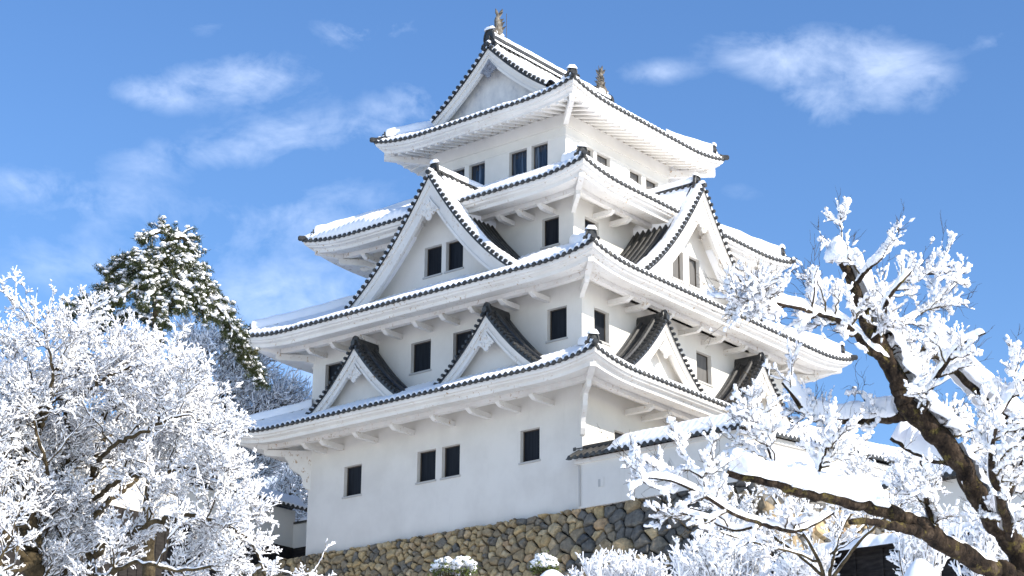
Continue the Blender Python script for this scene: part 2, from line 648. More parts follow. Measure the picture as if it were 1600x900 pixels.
def gab_z(G, d):
    q = np.abs(d) / G['hw']
    z = G['za'] - (G['za'] - G['zb']) * q - 4 * G['sag'] * q * (1 - q)
    # beyond the foot the slope eases
    return np.where(q > 1, G['zb'] - (q - 1) * G['hw'] * max(0.25, (G['za'] - G['zb']) / G['hw'] - 4 * G['sag'] / G['hw']), z) + 0.08


def cut_mask(T, t, o):
    """True where a large gable already covers the third roof"""
    if T['n'] != 'third':
        return np.zeros(np.shape(t), bool)
    G = GABLES['large']
    return (o < G['oV']) & (o > 5.0) & (np.abs(t) < 2.6) & (roof_z(T, t, o) < gab_z(G, t) + 0.02)


def d_at(G, z):
    d = np.linspace(0, G['hw'], 400)
    return float(np.interp(-z, -gab_z(G, d), d))


CUT_T = d_at(GABLES['large'], 13.15)


def skirt(T, roof_parent):
    O, I = T['O'], T['I']
    t, f = rib_axis(O)
    keep = np.abs(t) <= O + SP * 0.4
    t, f = t[keep], f[keep]
    rows = np.concatenate([[O], np.linspace(O - 0.06, I, 9)])
    mt, ms = MB(), MB()
    for k in range(4):
        oo = rows[:, None] + 0 * t[None]
        tt = np.clip(t[None] + 0 * oo, -oo, oo)
        Z = roof_z(T, tt, oo) + tile_prof(f)[None]
        Zb = roof_z(T, tt[0], oo[0]) + tile_low(f)
        Pt = np.concatenate([S(k, tt[:1], oo[:1] - 0.12, Zb[None] + 0.03), S(k, tt[:1], oo[:1], Zb[None]), S(k, tt, oo, Z)])
        tc_ = np.concatenate([tt[:1], tt[:1], tt])
        oc_ = np.concatenate([oo[:1], oo[:1], oo])
        m = cut_mask(T, tc_, oc_)
        span = np.abs(np.diff(tc_, axis=1))
        mask = ~(m[:-1, :-1] & m[1:, 1:]) & ((span[:-1] > 1e-6) | (span[1:] > 1e-6))
        mt.grid(Pt, mask=mask)
        # --- snow lying on the tiles
        tf = np.linspace(-O, O, int(2 * O / 0.055))
        ff = ((tf / SP + 0.5) % 1.0) - 0.5
        base_amp = tile_prof(ff)
        P0 = S(k, tf, O, 0.0)
        nb = fnoise(P0 * [1, 1, 0] + k * 3.0, 1.1, 20 + k)
        nf = fnoise(P0 * [1, 1, 0], 4.0, 31 + k, 2)
        th = T.get('snow', 0.13) * (0.55 + 0.9 * nb)
        if T['n'] == 'third':
            lump = np.clip((fnoise(P0 * [1, 1, 0], 0.5, 77) - 0.42) * 4, 0, 1)
            th = th + (0.22 + 0.34 * lump) * np.clip((np.abs(tf) - 1.2) / 0.8, 0, 1) * np.clip((6.9 - np.abs(tf)) / 0.6, 0, 1) * (tf < 0 if k == 0 else (0.35 if k == 1 else 1))
        if T['n'] in ('second', 'first'):
            th = th * (0.9 + 0.5 * np.clip((np.abs(tf) - O + 3) / 3, 0, 1))
        prof_o = np.array([0.05, 0.02, 0.015, 0.05, 0.14, 0.30])
        prof_h = np.array([0.0, 0.25, 0.62, 0.88, 1.0, 1.04])
        rs, hs_ = [], []
        for a, h in zip(prof_o, prof_h):
            rs.append(O - a - 0.035 * nf)
            hs_.append(h)
        inner = np.linspace(O - 0.6, I - 0.02, 8)
        for a in inner:
            rs.append(np.full_like(tf, a))
            hs_.append(1.05)
        rs = np.array(rs)
        hs_ = np.array(hs_)[:, None]
        tt = np.clip(tf[None] + 0 * rs, -rs, rs)
        surf = roof_z(T, tt, rs)
        amp = base_amp[None] * np.where(hs_ < 0.1, 1.0, np.where(hs_ < 0.7, 0.95, 0.75))
        nz = fnoise(S(k, tt, rs, surf), 0.9, 40 + k) - 0.5
        Z = surf + amp + hs_ * (th[None] + 0.10 * nz) + 0.004
        m = cut_mask(T, tt, rs)
        span = np.abs(np.diff(tt, axis=1))
        mask = ~(m[:-1, :-1] & m[1:, 1:]) & ((span[:-1] > 1e-6) | (span[1:] > 1e-6))
        ms.grid(S(k, tt, rs, Z), mask=mask)
    tiles = mt.build('roof', MT['tile'], roof_parent, smooth=True)
    ms.build('snow', MT['snow'], tiles, smooth=True)
    return tiles


def sweep(T, prof, cut=None, step=0.35, lifts=None, mb=None, closed=False):
    """run an eave profile (offset, height, corner lift share) round the four sides, mitred at the hips"""
    mb = mb or MB()
    for k in range(4):
        segs = [(-1.0, 1.0)]
        if cut:
            segs = [(-1.0, -cut / T['O']), (cut / T['O'], 1.0)]
        for a, b in segs:
            n = max(4, int((b - a) * T['O'] / step))
            tn = np.linspace(a, b, n)
            P = []
            for (do, dz, sh) in prof:
                o = T['O'] - do
                c = np.clip((np.abs(tn) * o - (o - 2.9)) / 2.9, 0, 1) ** 2.3 * T['lift'] * sh
                P.append(S(k, tn * o, o, T['z'] + dz + c))
            mb.grid(np.array(P), close_u=closed)
    return mb


def eaves(T, roof):
    cut = CUT_T + 0.02 if T['n'] == 'third' else None
    if T['n'] == 'top':
        prof = [(0.04, 0.09, 1), (0.05, -0.02, 1), (0.09, -0.11, 0.97), (0.17, -0.125, 0.95), (0.185, -0.20, 0.9), (0.33, -0.27, 0.8), (0.345, -0.36, 0.72), (0.5, -0.36, 0.65), (1.82, 0.04, 0.0)]
        sweep(T, prof).build('eave_board', MT['trim'], roof)
        rn = int((T['O'] - 0.55) / 0.43)
        for k in range(4):
            for j in range(-rn, rn + 1):
                t0 = j * 0.43
                oo = T['O'] - 0.40
                if abs(t0) > oo - 0.15:
                    continue
                oi = max(3.6, abs(t0))
                c = np.clip((abs(t0) - (oo - 2.9)) / 2.9, 0, 1) ** 2.3 * T['lift'] * 0.7
                zt = T['z'] - 0.36 + c
                zi = T['z'] - 0.36 + 0.40 * (oo - oi) / 1.45 + c * max(0.0, 1 - (oo - oi) / 1.4)
                m = MB()
                w = 0.065
                c8 = [S(k, t0 + a, o, z + h) for (h) in (-0.085, 0.0) for (a, o, z) in ((-w, oo, zt), (w, oo, zt), (w, oi, zi), (-w, oi, zi))]
                m.hexa(np.array(c8))
                m.build('rafter', MT['trim'], roof)
        # hip rafters
        for sx, sy in ((1, -1), (-1, -1), (1, 1), (-1, 1)):
            m = MB()
            d = np.array([sx, sy * YS]) / math.sqrt(2)
            nrm = np.array([-d[1], d[0]])
            a, b = 3.62 * math.sqrt(2), (T['O'] - 0.34) * math.sqrt(2)
            pts = []
            for h in (-0.30, 0.0):
                for (r_, w) in ((a, -0.1), (b, -0.1), (b, 0.1), (a, 0.1)):
                    z = T['z'] - 0.37 + h + (0.27 if r_ == b else 0.10)
                    q = d * r_ + nrm * w
                    pts.append((CX + q[0], CY + q[1], z))
            m.hexa(pts)
            m.build('hip_rafter', MT['trim'], roof)
        return
    wall = {'first': 7.0, 'second': 7.0, 'third': 5.35}[T['n']]
    run = T['O'] - wall
    prof = [(0.04, 0.09, 1), (0.05, -0.03, 1), (0.09, -0.10, 0.97), (0.17, -0.115, 0.95), (0.20, -0.175, 0.92), (0.24, -0.185, 0.9), (0.37, -0.225, 0.85), (0.405, -0.35, 0.72), (0.45, -0.355, 0.7)]
    sweep(T, prof, cut).build('eave_board', MT['trim'], roof)
    # soffit
    zin = -0.30 + 0.16 * run
    sweep(T, [(0.45, -0.352, 0.7), (1.0, -0.26, 0.35), (run + 0.05, zin, 0.0)], cut).build('soffit', MT['trim'], roof)
    # beam along the eave on bracket arms
    b0 = 1.20
    prof = [(b0, -0.385, 0.22), (b0, -0.10, 0.22), (b0 + 0.24, -0.10, 0.22), (b0 + 0.24, -0.385, 0.22)]
    sweep(T, prof, cut, closed=True).build('eave_beam', MT['trim'], roof)
    ob = T['O'] - b0
    # arms
    if T['n'] == 'first':
        ts = [-6.1, -5.15, -3.3, -1.35, 0.75, 2.55, 4.0, 5.6]
        tr = [-4.3, -3.2, -1.0, 1.2, 3.4, 5.4]
    elif T['n'] == 'second':
        ts = [-6.3, -5.0, -3.4, -2.1, -0.5, 0.9, 2.4, 3.9, 5.4]
        tr = [-5.3, -4.2, -2.6, -0.6, 1.0, 2.6, 4.3, 5.9]
    else:
        ts = [-5.0, -3.7, -2.4, 2.3, 3.3, 4.4]
        tr = [-4.0, -2.9, 2.4, 3.7, 5.0]
    if cut:
        ts = [q for q in ts if abs(q) > cut + 0.15]
        tr = [q for q in tr if abs(q) > cut + 0.15]
    for k in range(4):
        for t0 in (ts if k % 2 == 0 else tr):
            m = MB()
            w = 0.10
            z1 = T['z'] - 0.388
            z0 = z1 - 0.20
            oe = ob + 0.06
            pol = [(wall - 0.05, z0), (oe - 0.22, z0), (oe - 0.05, z0 + 0.10), (oe, z0 + 0.14), (oe, z1), (wall - 0.05, z1)]
            A = np.array([S(k, t0 - w, o, z) for o, z in pol])
            B = np.array([S(k, t0 + w, o, z) for o, z in pol])
            n = len(pol)
            m.add(np.vstack([A, B]), [[i, (i + 1) % n, n + (i + 1) % n, n + i] for i in range(n)], [list(range(n))[::-1], list(range(n, 2 * n))])
            m.build('bracket_arm', MT['trim'], KEEP)
    # diagonal arm at each corner, on the lowest roof with a carved bracket beneath
    for sx, sy in ((1, -1), (-1, -1), (1, 1), (-1, 1)):
        d = np.array([sx, sy * YS, 0]) / math.sqrt(2)
        nrm = np.array([-d[1], d[0], 0])
        nrm /= np.linalg.norm(nrm)
        c0 = np.array([CX, CY, 0])
        rw, rb = wall * math.sqrt(2), (ob - 0.02) * math.sqrt(2)
        z1 = T['z'] - 0.388 + 0.05
        z0 = z1 - 0.28
        m = MB()
        if T['n'] == 'first':
            pol = [(rw - 0.1, z0 - 1.35), (rw + 0.10, z0 - 1.32), (rw + 0.24, z0 - 1.12), (rw + 0.26, z0 - 0.9), (rw + 0.36, z0 - 0.72), (rw + 0.62, z0 - 0.58), (rw + 0.82, z0 - 0.42), (rw + 0.84, z0 - 0.22), (rw + 0.98, z0 - 0.08), (rw + 1.0, z0), (rb, z0 + 0.02), (rb + 0.12, z0 + 0.1), (rb + 0.12, z1), (rw - 0.1, z1)]
        else:
            pol = [(rw - 0.1, z0 - 0.1), (rw + 0.3, z0), (rb, z0 + 0.02), (rb + 0.14, z0 + 0.12), (rb + 0.14, z1), (rw - 0.1, z1)]
        m.extrude(pol, c0 - nrm * 0.085, d, (0, 0, 1), nrm, 0.17)
        m.build('corner_bracket', MT['trim'], KEEP)
    # hip board under the corner of the soffit
    for sx, sy in ((1, -1), (-1, -1), (1, 1), (-1, 1)):
        d = np.array([sx, sy * YS, 0]) / math.sqrt(2)
        nrm = np.array([-d[1], d[0], 0])
        c0 = np.array([CX, CY, 0])
        rb, re = (ob - 0.05) * math.sqrt(2), (T['O'] - 0.40) * math.sqrt(2)
        zz = T['z'] - 0.36
        m = MB()
        m.extrude([(rb, zz - 0.02), (re, zz + 0.19), (re, zz + 0.36), (rb, zz + 0.3)], c0 - nrm * 0.11, d, (0, 0, 1), nrm, 0.22)
        m.build('hip_rafter', MT['trim'], roof)


def oni(m, p, ax_out, w, h, th=0.10):
    """ridge-end ornament: a horned arch with a boss; p base centre, ax_out points outwards"""
    ax = np.asarray(ax_out, float)
    ax = ax / np.linalg.norm(ax)
    sd = np.cross((0, 0, 1), ax)
    sd /= np.linalg.norm(sd)
    an = np.linspace(0, math.pi, 11)
    outer = [(-0.62 * w, -0.12 * h), (-0.72 * w, 0.05 * h), (-0.56 * w, 0.16 * h)] + [(-0.5 * w * math.cos(a), 0.42 * h + 0.58 * h * math.sin(a)) for a in an] + [(0.56 * w, 0.16 * h), (0.72 * w, 0.05 * h), (0.62 * w, -0.12 * h)]
    m.extrude(outer, np.asarray(p) - ax * th / 2, sd, (0, 0, 1), ax, th)
    c = np.asarray(p) + np.array([0, 0, 0.45 * h]) + ax * th / 2
    m.tube([c, c + ax * 0.10], [0.24 * w, 0.20 * w], 10, up=(0, 0, 1))
    for s_ in (-1, 1):
        pts = [np.asarray(p) + sd * s_ * w * (0.55 + 0.16 * math.cos(a)) + np.array([0, 0, h * (0.05 + 0.14 * math.sin(a))]) + ax * th / 2 for a in np.linspace(-1.5, 3.6, 8)]
        m.tube(pts, 0.05 * w + 0.012, 5)
    an = np.linspace(-0.15, math.pi + 0.15, 12)
    pts = [np.asarray(p) + sd * (-0.46 * w * math.cos(a)) + np.array([0, 0, 0.42 * h + 0.54 * h * math.sin(a)]) + ax * (th / 2 + 0.01) for a in an]
    m.tube(pts, 0.07 * w, 6)


def snow_cap_box(ms, p, ax, L, w, h, seed=0):
    """rounded lump of snow of length L along ax, centred at p (base)"""
    ax = np.asarray(ax, float) / np.linalg.norm(ax)
    n = max(5, int(L / 0.09))
    s = np.linspace(-0.5, 0.5, n)
    pts = np.asarray(p) + s[:, None] * ax * L
    prof = np.clip(1 - (np.abs(s) * 2) ** 5, 0, 1) ** 0.5
    sd = np.cross((0, 0, 1), ax)
    sd /= np.linalg.norm(sd)
    an = np.linspace(-0.25, math.pi + 0.25, 9)
    nz = fnoise(pts, 2.2, seed) * 0.7 + 0.65
    ring = pts[:, None] + (sd[None, None] * (np.cos(an) * w / 2)[None, :, None] + np.array([0, 0, 1])[None, None] * (np.sin(an) * h)[None, :, None]) * (prof * nz + 0.02)[:, None, None]
    ms.grid(ring)


def hips(T, roof):
    O, I = T['O'], T['I']
    for ci, (sx, sy) in enumerate(((1, -1), (-1, -1), (1, 1), (-1, 1))):
        mt, ms = MB(), MB()
        d = np.array([sx, sy * YS, 0.0])
        dn = d / np.linalg.norm(d)
        rr = np.concatenate([np.linspace(O + 0.06, O - 1.0, 8), np.linspace(O - 1.3, I, 8)])
        P = np.array([[CX, CY, 0]]) + rr[:, None] * d
        P[:, 2] = roof_z(T, np.minimum(rr, O), np.minimum(rr, O)) + 0.05 + np.clip(rr - O, 0, 1) * 0.5
        mt.tube(P, 0.12, 8)
        q = rr <= O - 0.36
        Q = P[q] + [0, 0, 0.07]
        mt.tube(Q + [0, 0, 0.03], 0.12, 8)
        e = P[q][0] + dn * 0.04
        oni(mt, e + [0, 0, 0.0], dn, 0.42 if ci != 1 else 0.26, 0.42 if ci != 1 else 0.30)
        tip = P[0]
        mt.tube([tip - dn * 0.1, tip + dn * 0.05], 0.115, 10)
        mt.tube([tip + dn * 0.05, tip + dn * 0.085], 0.08, 10)
        # snow
        big = 1.0 if ci == 0 else (1.1 if ci == 1 else 1.4)
        hgt = {'first': 0.15, 'second': 0.19, 'third': 0.22, 'top': 0.19}[T['n']]
        Qs = Q + [0, 0, 0.03]
        Qs = np.vstack([Qs[0] + dn * 0.08, Qs])
        sd = np.cross((0, 0, 1), dn)
        an = np.linspace(-0.3, math.pi + 0.3, 11)
        nz = fnoise(Qs, 1.5, 5 + ci) * 0.6 + 0.7
        fall = np.clip(0.55 + np.arange(len(Qs)) / 2.0, 0.25, 1)
        ring = Qs[:, None] + (sd[None, None] * (np.cos(an) * 0.20)[None, :, None] + np.array([0, 0, 1.0])[None, None] * (np.sin(an) * (0.13 + hgt * big))[None, :, None]) * (nz * fall)[:, None, None]
        ms.grid(ring)
        if ci != 1:
            snow_cap_box(ms, e + [0, 0, 0.38], sd, 0.46, 0.26, 0.12 + 0.04 * big, ci)
        snow_cap_box(ms, P[3] + [0, 0, 0.06], dn, 0.5, 0.26, (0.15 if ci != 1 else 0.07) * big, ci + 9)
        o = mt.build('hip_ridge', MT['tile'], KEEP, smooth=False)
        ms.build('snow', MT['snow'], o, smooth=True)


def gable(G, k, tc0, snowy, weathered=False):
    """a gable over the front of one side; returns nothing, parts go under the keep"""
    oV, oB, oW = G['oV'], G['oB'], G['oW']
    hw = G['hw']
    dmax = hw + (0.35 if G is not GABLES['top'] else 0.0)
    if G is GABLES['large']:
        dmax = hw + 0.3
    n = 22
    dd = np.linspace(0.0, dmax, n)
    mt, mw, ms = MB(), MB(), MB()

    def zs(d):
        return gab_z(G, d)
    slope = np.gradient(zs(dd), dd)
    nrm = 1 / np.sqrt(1 + slope ** 2)
    nd, nzv = -slope * nrm, nrm                      # outward normal in (d,z)
    # tile ribs: run down the slope, spaced along o
    L = oV - oB
    cnt = int(L / SP)
    o_ = (oV - 0.02 - (np.arange(cnt + 1)[:, None] + 0.5) * SP - FS[None] * SP).ravel()
    f_ = np.broadcast_to(FS, (cnt + 1, len(FS))).ravel()
    kk = o_ > oB
    o_, f_ = o_[kk], f_[kk]
    step_d = dd
    for sgn in (-1, 1):
        h = tile_prof(f_)
        # courses: small steps down the slope
        course = 0.018 * ((dd / 0.26) % 1.0)
        D2 = dd[:, None] + nd[:, None] * (h[None] + course[:, None])
        Z2 = zs(dd)[:, None] + nzv[:, None] * (h[None] + course[:, None])
        mt.grid(S(k, tc0 + sgn * D2, o_[None] + 0 * D2, Z2))
        # underside
        for (oa, ob_) in ((oV - 0.03, max(oB, oW - 0.3)),):
            D3 = dd[:, None] - nd[:, None] * 0.10 + 0 * np.array([[oa, ob_]])
            Z3 = zs(dd)[:, None] - nzv[:, None] * 0.10 + 0 * np.array([[oa, ob_]])
            mw.grid(S(k, tc0 + sgn * D3, np.array([[oa, ob_]]) + 0 * D3, Z3))
            # front lip of the tile bed
            for z0, z1 in ((-0.10, 0.0),):
                A = S(k, tc0 + sgn * (dd + nd * z0), oV - 0.03, zs(dd) + nzv * z0)
                B = S(k, tc0 + sgn * (dd + nd * z1), oV - 0.03, zs(dd) + nzv * z1)
                mt.grid(np.array([A, B]))
        # verge tiles: short round tiles pointing forward
        arc = np.concatenate([[0], np.cumsum(np.hypot(np.diff(dd), np.diff(zs(dd))))])
        vsp = 0.285 if G is not GABLES['small'] else 0.235
        for a in np.arange(vsp * 0.8, arc[-1], vsp):
            d = np.interp(a, arc, dd)
            i = min(n - 1, int(np.searchsorted(arc, a)))
            p0 = S(k, tc0 + sgn * (d + nd[i] * 0.05), oV + 0.03, gab_z(G, d) + nzv[i] * 0.05)
            p1 = S(k, tc0 + sgn * (d + nd[i] * 0.05), oV - 0.48, gab_z(G, d) + nzv[i] * 0.07)
            rr = 0.085 if G is not GABLES['small'] else 0.07
            mt.tube([p0, p1], rr, 8)
            mt.tube([p0 + (p0 - p1) * 0.06, p0], rr * 0.72, 8)
        # cover ridge running down behind the verge tiles
        c1 = S(k, tc0 + sgn * (dd + nd * 0.12), oV - 0.52, zs(dd) + nzv * 0.12)
        mt.tube(c1, 0.10, 8)
        if G is GABLES['small']:
            c1 = S(k, tc0 + sgn * (dd + nd * 0.07), oW - 0.55, zs(dd) + nzv * 0.10)
            mt.tube(c1, 0.10, 8)
        # snow on the slope
        if snowy:
            ol = np.arange(oB, oV - 0.0, 0.055)
            D, OO = np.meshgrid(np.linspace(0, dmax, 60), ol, indexing='ij')
            zz = zs(D)
            sl = np.gradient(zz, axis=0) / np.gradient(D, axis=0)
            nn = 1 / np.sqrt(1 + sl ** 2)
            pos = S(k, tc0 + sgn * D, OO, zz)
            th = 0.13 + 0.16 * (fnoise(pos, 0.9, 60 + k) - 0.35)
            edge = np.clip((oV - 0.02 - 0.05 * vnoise(pos, 3.0, 4) - OO) / 0.12, 0, 1) ** 0.5
            lump = 0.5 + 0.5 * np.cos((np.interp(D, dd, arc) / vsp - 0.8) * 2 * math.pi)
            front = np.clip((OO - (oV - 0.5)) / 0.2, 0, 1)
            th = (th + front * 0.05 * lump) * edge
            if G is GABLES['large']:
                shelter = 7.42 - 0.12 * (fnoise(pos, 1.6, 8) - 0.5)
                bare = np.clip((shelter - OO) / 0.10, 0, 1) * np.clip((D - CUT_T - 0.25) / 0.25, 0, 1)
                th = th * (1 - bare) - 0.12 * bare
            th = np.where(edge < 0.02, -0.02, th)
            hb = 0.07 * np.clip(th / 0.1, 0, 1)
            ms.grid(S(k, tc0 + sgn * (D - sl * nn * (th + hb)), OO, zz + nn * (th + hb)))
    roof = mt.build('gable_roof', MT['tile'] if snowy else MT['tile_dark'], KEEP, smooth=False)
    roof['label'] = 'snowy tiled gable roof' if snowy else 'bare dark tiled gable roof'
    if snowy:
        ms.build('snow', MT['snow'], roof, smooth=True)
    # verge boards
    hb = G['board']
    mbd = MB()
    for sgn in (-1, 1):
        dl = np.linspace(0, dmax, 26)
        z0 = gab_z(G, dl)
        sl = np.gradient(z0, dl)
        nn = 1 / np.sqrt(1 + sl ** 2)
        for (w0, w1, of0, of1) in ((0.10, hb, oV - 0.14, oV - 0.28), (0.085, 0.26, oV - 0.08, oV - 0.15), (hb - 0.09, hb + 0.015, oV - 0.115, oV - 0.20)):
            ring = []
            for (w, of) in ((w0, of0), (w1, of0), (w1, of1), (w0, of1)):
                dq = np.maximum(dl + sl * nn * w, 0.0)
                zq = np.where(dl + sl * nn * w < 0, np.interp(0, (dl + sl * nn * w), z0 - nn * w), z0 - nn * w)
                ring.append(S(k, tc0 + sgn * dq, of, zq))
            mbd.grid(np.array(ring), close_u=True)
    brd = mbd.build('verge_board', MT['trim'] if not weathered else MT['plaster'], KEEP)
    mw.build('verge_soffit', MT['trim'], roof)
    # gable wall
    mg = MB()
    dl = np.linspace(-dmax, dmax, 41)
    top = gab_z(G, dl) - 0.12
    zbase = G['zb'] - 1.0
    wins = []
    if G is GABLES['large']:
        wins = [(-0.94, -0.03), (0.20, 1.10)] if k % 2 == 0 else [(-1.02, -0.25), (0.16, 0.92)]
        wz0, wz1 = 10.6, 11.86
    cuts = sorted(set([round(float(x), 4) for x in dl] + [w for ww in wins for w in ww]))
    for a, b in zip(cuts[:-1], cuts[1:]):
        mid = (a + b) / 2
        ta, tb = gab_z(G, a) - 0.12, gab_z(G, b) - 0.12
        inside = any(w0 <= mid <= w1 for w0, w1 in wins)
        spans = [((zbase, zbase), (ta, tb))] if not inside else [((zbase, zbase), (wz0, wz0)), ((wz1, wz1), (ta, tb))]
        for (l0, l1), (h0, h1) in spans:
            mg.add(np.array([S(k, tc0 + a, oW, l0), S(k, tc0 + b, oW, l1), S(k, tc0 + b, oW, h1), S(k, tc0 + a, oW, h0)]), [[0, 1, 2, 3]])
    mg.build('gable_wall', MT['stained'] if weathered else MT['plaster'], KEEP)
    for w0, w1 in wins:
        window(k, tc0 + w0, tc0 + w1, wz0, wz1, oW, 'pane_sunlit' if k % 2 else 'pane')
    # carved pendant under the apex
    big = {id(GABLES['large']): 0.86, id(GABLES['small']): 0.66, id(GABLES['top']): 0.72}[id(G)]
    zc = G['za'] - {id(GABLES['large']): 1.42, id(GABLES['small']): 1.10, id(GABLES['top']): 0.98}[id(G)]
    half = [(0.0, 0.62), (0.14, 0.42), (0.30, 0.22), (0.52, -0.02), (0.62, -0.16), (0.50, -0.14), (0.44, -0.24), (0.34, -0.20), (0.30, -0.34), (0.19, -0.32), (0.16, -0.46), (0.07, -0.56), (0.0, -0.58)]
    pol = [(x * big, z * big) for x, z in half] + [(-x * big, z * big) for x, z in half[::-1][1:-1]]
    o0 = S(k, tc0, oV - 0.13, zc)
    ex = S(k, 1, 0, 0) - S(k, 0, 0, 0)
    ez = S(k, 0, 1, 0) - S(k, 0, 0, 0)
    mp = MB()
    mp.extrude(pol, o0, ex, (0, 0, 1), ez, 0.07)
    for sgn in (-1, 1):
        for (cx_, cz_, rr, tu) in ((0.17, -0.14, 0.11, 4.6), (0.38, -0.08, 0.08, 4.2), (0.12, 0.14, 0.07, 4.0)):
            an = np.linspace(0, tu, 12)
            rad = rr * big * (1 - an / tu * 0.65)
            pts = np.array([o0 + ex * sgn * (cx_ * big + rad[i] * math.cos(an[i] + 1.2)) + np.array([0, 0, cz_ * big + rad[i] * math.sin(an[i] + 1.2)]) + ez * 0.08 for i in range(12)])
            mp.tube(pts, 0.034 * big, 5)
    c = o0 + np.array([0, 0, 0.30 * big])
    mp.tube([c + ez * 0.05, c + ez * 0.13], [0.12 * big, 0.10 * big], 6)
    mp.build('gable_pendant', MT['carving_dark'] if weathered else MT['trim'], KEEP)
    # ridge
    mr, mrs = MB(), MB()
    zt = G['za'] + 0.08
    if G is GABLES['top']:
        H, Wd = 0.55, 0.34
        o_front, o_back = oV - 0.18, -(oV - 0.18)
    elif G is GABLES['large']:
        H, Wd = 0.30, 0.30
        o_front, o_back = oV - 0.42, oB
    else:
        H, Wd = 0.20, 0.24
        o_front, o_back = oV - 0.18, oB
    a, b = S(k, tc0 - Wd / 2, o_front, zt - 0.1), S(k, tc0 + Wd / 2, o_back, zt + H)
    mr.box(a, b)
    mr.tube([S(k, tc0, o_front + 0.02, zt + H + 0.03), S(k, tc0, o_back, zt + H + 0.03)], Wd * 0.42, 8)
    if G is not GABLES['small']:
        for lz in (H * 0.35, H * 0.72):
            mr.box(S(k, tc0 - Wd / 2 - 0.03, o_front - 0.01, zt + lz - 0.025), S(k, tc0 + Wd / 2 + 0.03, o_back, zt + lz + 0.025))
        # row of round tile ends along the foot of the ridge
        for oq in np.arange(o_front - 0.2, o_back, -0.29):
            for sgn in (-1, 1):
                c = S(k, tc0 + sgn * (Wd / 2 + 0.02), oq, zt + 0.12)
                c2 = S(k, tc0 + sgn * (Wd / 2 + 0.14), oq, zt + 0.085)
                mr.tube([c, c2], 0.065, 7)
    oscale = {id(GABLES['large']): (0.46, 0.62), id(GABLES['small']): (0.34, 0.42), id(GABLES['top']): (0.56, 0.85)}[id(G)]
    oni(mr, S(k, tc0, o_front + 0.05, zt - 0.02), ez, *oscale)
    # apex verge tile standing out over the point of the gable
    mr.tube([S(k, tc0, oV + 0.06, zt + 0.07), S(k, tc0, o_front - 0.1, zt + 0.10)], 0.11, 9)
    ends = [o_front]
    if G is GABLES['top']:
        oni(mr, S(k, tc0, -(o_front + 0.05), zt - 0.02), -ez, *oscale)
        mr.tube([S(k, tc0, -(oV + 0.06), zt + 0.07), S(k, tc0, -(o_front - 0.1), zt + 0.10)], 0.11, 9)
    if snowy:
        Lr = abs(o_front - o_back)
        oz = np.linspace(o_front + 0.08, o_back, int(Lr / 0.1))
        base = S(k, tc0, oz, zt + H + 0.06)
        an = np.linspace(-0.5, math.pi + 0.5, 11)
        nz = fnoise(base, 1.3, 70 + k) * 0.5 + 0.75
        fall = np.clip(np.arange(len(oz)) / 2.0, 0.3, 1)
        ring = base[:, None] + (ex[None, None] * (np.cos(an) * Wd * 0.60)[None, :, None] + np.array([0, 0, 1.0])[None, None] * (np.sin(an) * (0.20 if G is GABLES['large'] else 0.15))[None, :, None]) * (nz * fall)[:, None, None]
        mrs.grid(ring)
        if G is GABLES['top']:
            # ledge of snow half way up the ridge side
            for sgn in (-1, 1):
                base = S(k, tc0 + sgn * (Wd / 2 + 0.05), oz, zt + 0.20)
                ring = base[:, None] + (ex[None, None] * (np.cos(an) * 0.10)[None, :, None] + np.array([0, 0, 1.0])[None, None] * (np.sin(an) * 0.09)[None, :, None]) * nz[:, None, None]
                mrs.grid(ring)
        snow_cap_box(mrs, S(k, tc0, o_front + 0.05, zt + oscale[1] - 0.06), ex, oscale[0] * 1.1, 0.26, 0.15, k)
        snow_cap_box(mrs, S(k, tc0, oV - 0.12, zt + 0.14), ez, 0.4, 0.26, 0.13, k + 3)
    rdg = mr.build('ridge', MT['tile'] if snowy else MT['tile_dark'], KEEP)
    if snowy:
        mrs.build('snow', MT['snow'], rdg, smooth=True)


WIN_DEPTH = 0.22


def window(k, t0, t1, z0, z1, o, pane='pane'):
    fr = MB()
    e = 0.032
    od = o - WIN_DEPTH
    # timber frame at the back of the reveal
    for (a, b, c, d) in ((t0, t0 + e, z0, z1), (t1 - e, t1, z0, z1), (t0 + e, t1 - e, z1 - e, z1), (t0 + e, t1 - e, z0, z0 + e)):
        c8 = [S(k, t, oo, z) for z in (c, d) for (t, oo) in ((a, od + 0.04), (b, od + 0.04), (b, od - 0.05), (a, od - 0.05))]
        fr.hexa(np.array(c8))
    w = fr.build('window', MT['wood'], KEEP)
    rv = MB()
    for P in ([(t0, o, z0), (t0, o, z1), (t0, od - 0.05, z1), (t0, od - 0.05, z0)], [(t1, o, z0), (t1, o, z1), (t1, od - 0.05, z1), (t1, od - 0.05, z0)],
              [(t0, o, z1), (t1, o, z1), (t1, od - 0.05, z1), (t0, od - 0.05, z1)], [(t0, o, z0), (t1, o, z0), (t1, od - 0.05, z0), (t0, od - 0.05, z0)]):
        rv.add(np.array([S(k, *q) for q in P]), [[0, 1, 2, 3]])
    rv.build('reveal', MT['plaster'], w)
    pn = MB()
    pn.add(np.array([S(k, t, od, z) for t, z in ((t0 + e, z0 + e), (t1 - e, z0 + e), (t1 - e, z1 - e), (t0 + e, z1 - e))]), [[0, 1, 2, 3]])
    if pane == 'glass':
        pass
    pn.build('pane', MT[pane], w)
    sl = MB()
    c8 = [S(k, t, oo, z) for z in (z0 - 0.075, z0 - 0.004) for (t, oo) in ((t0 - 0.05, o + 0.05), (t1 + 0.05, o + 0.05), (t1 + 0.05, o - 0.02), (t0 - 0.05, o - 0.02))]
    sl.hexa(np.array(c8))
    sl.build('sill', MT['sill'], w)


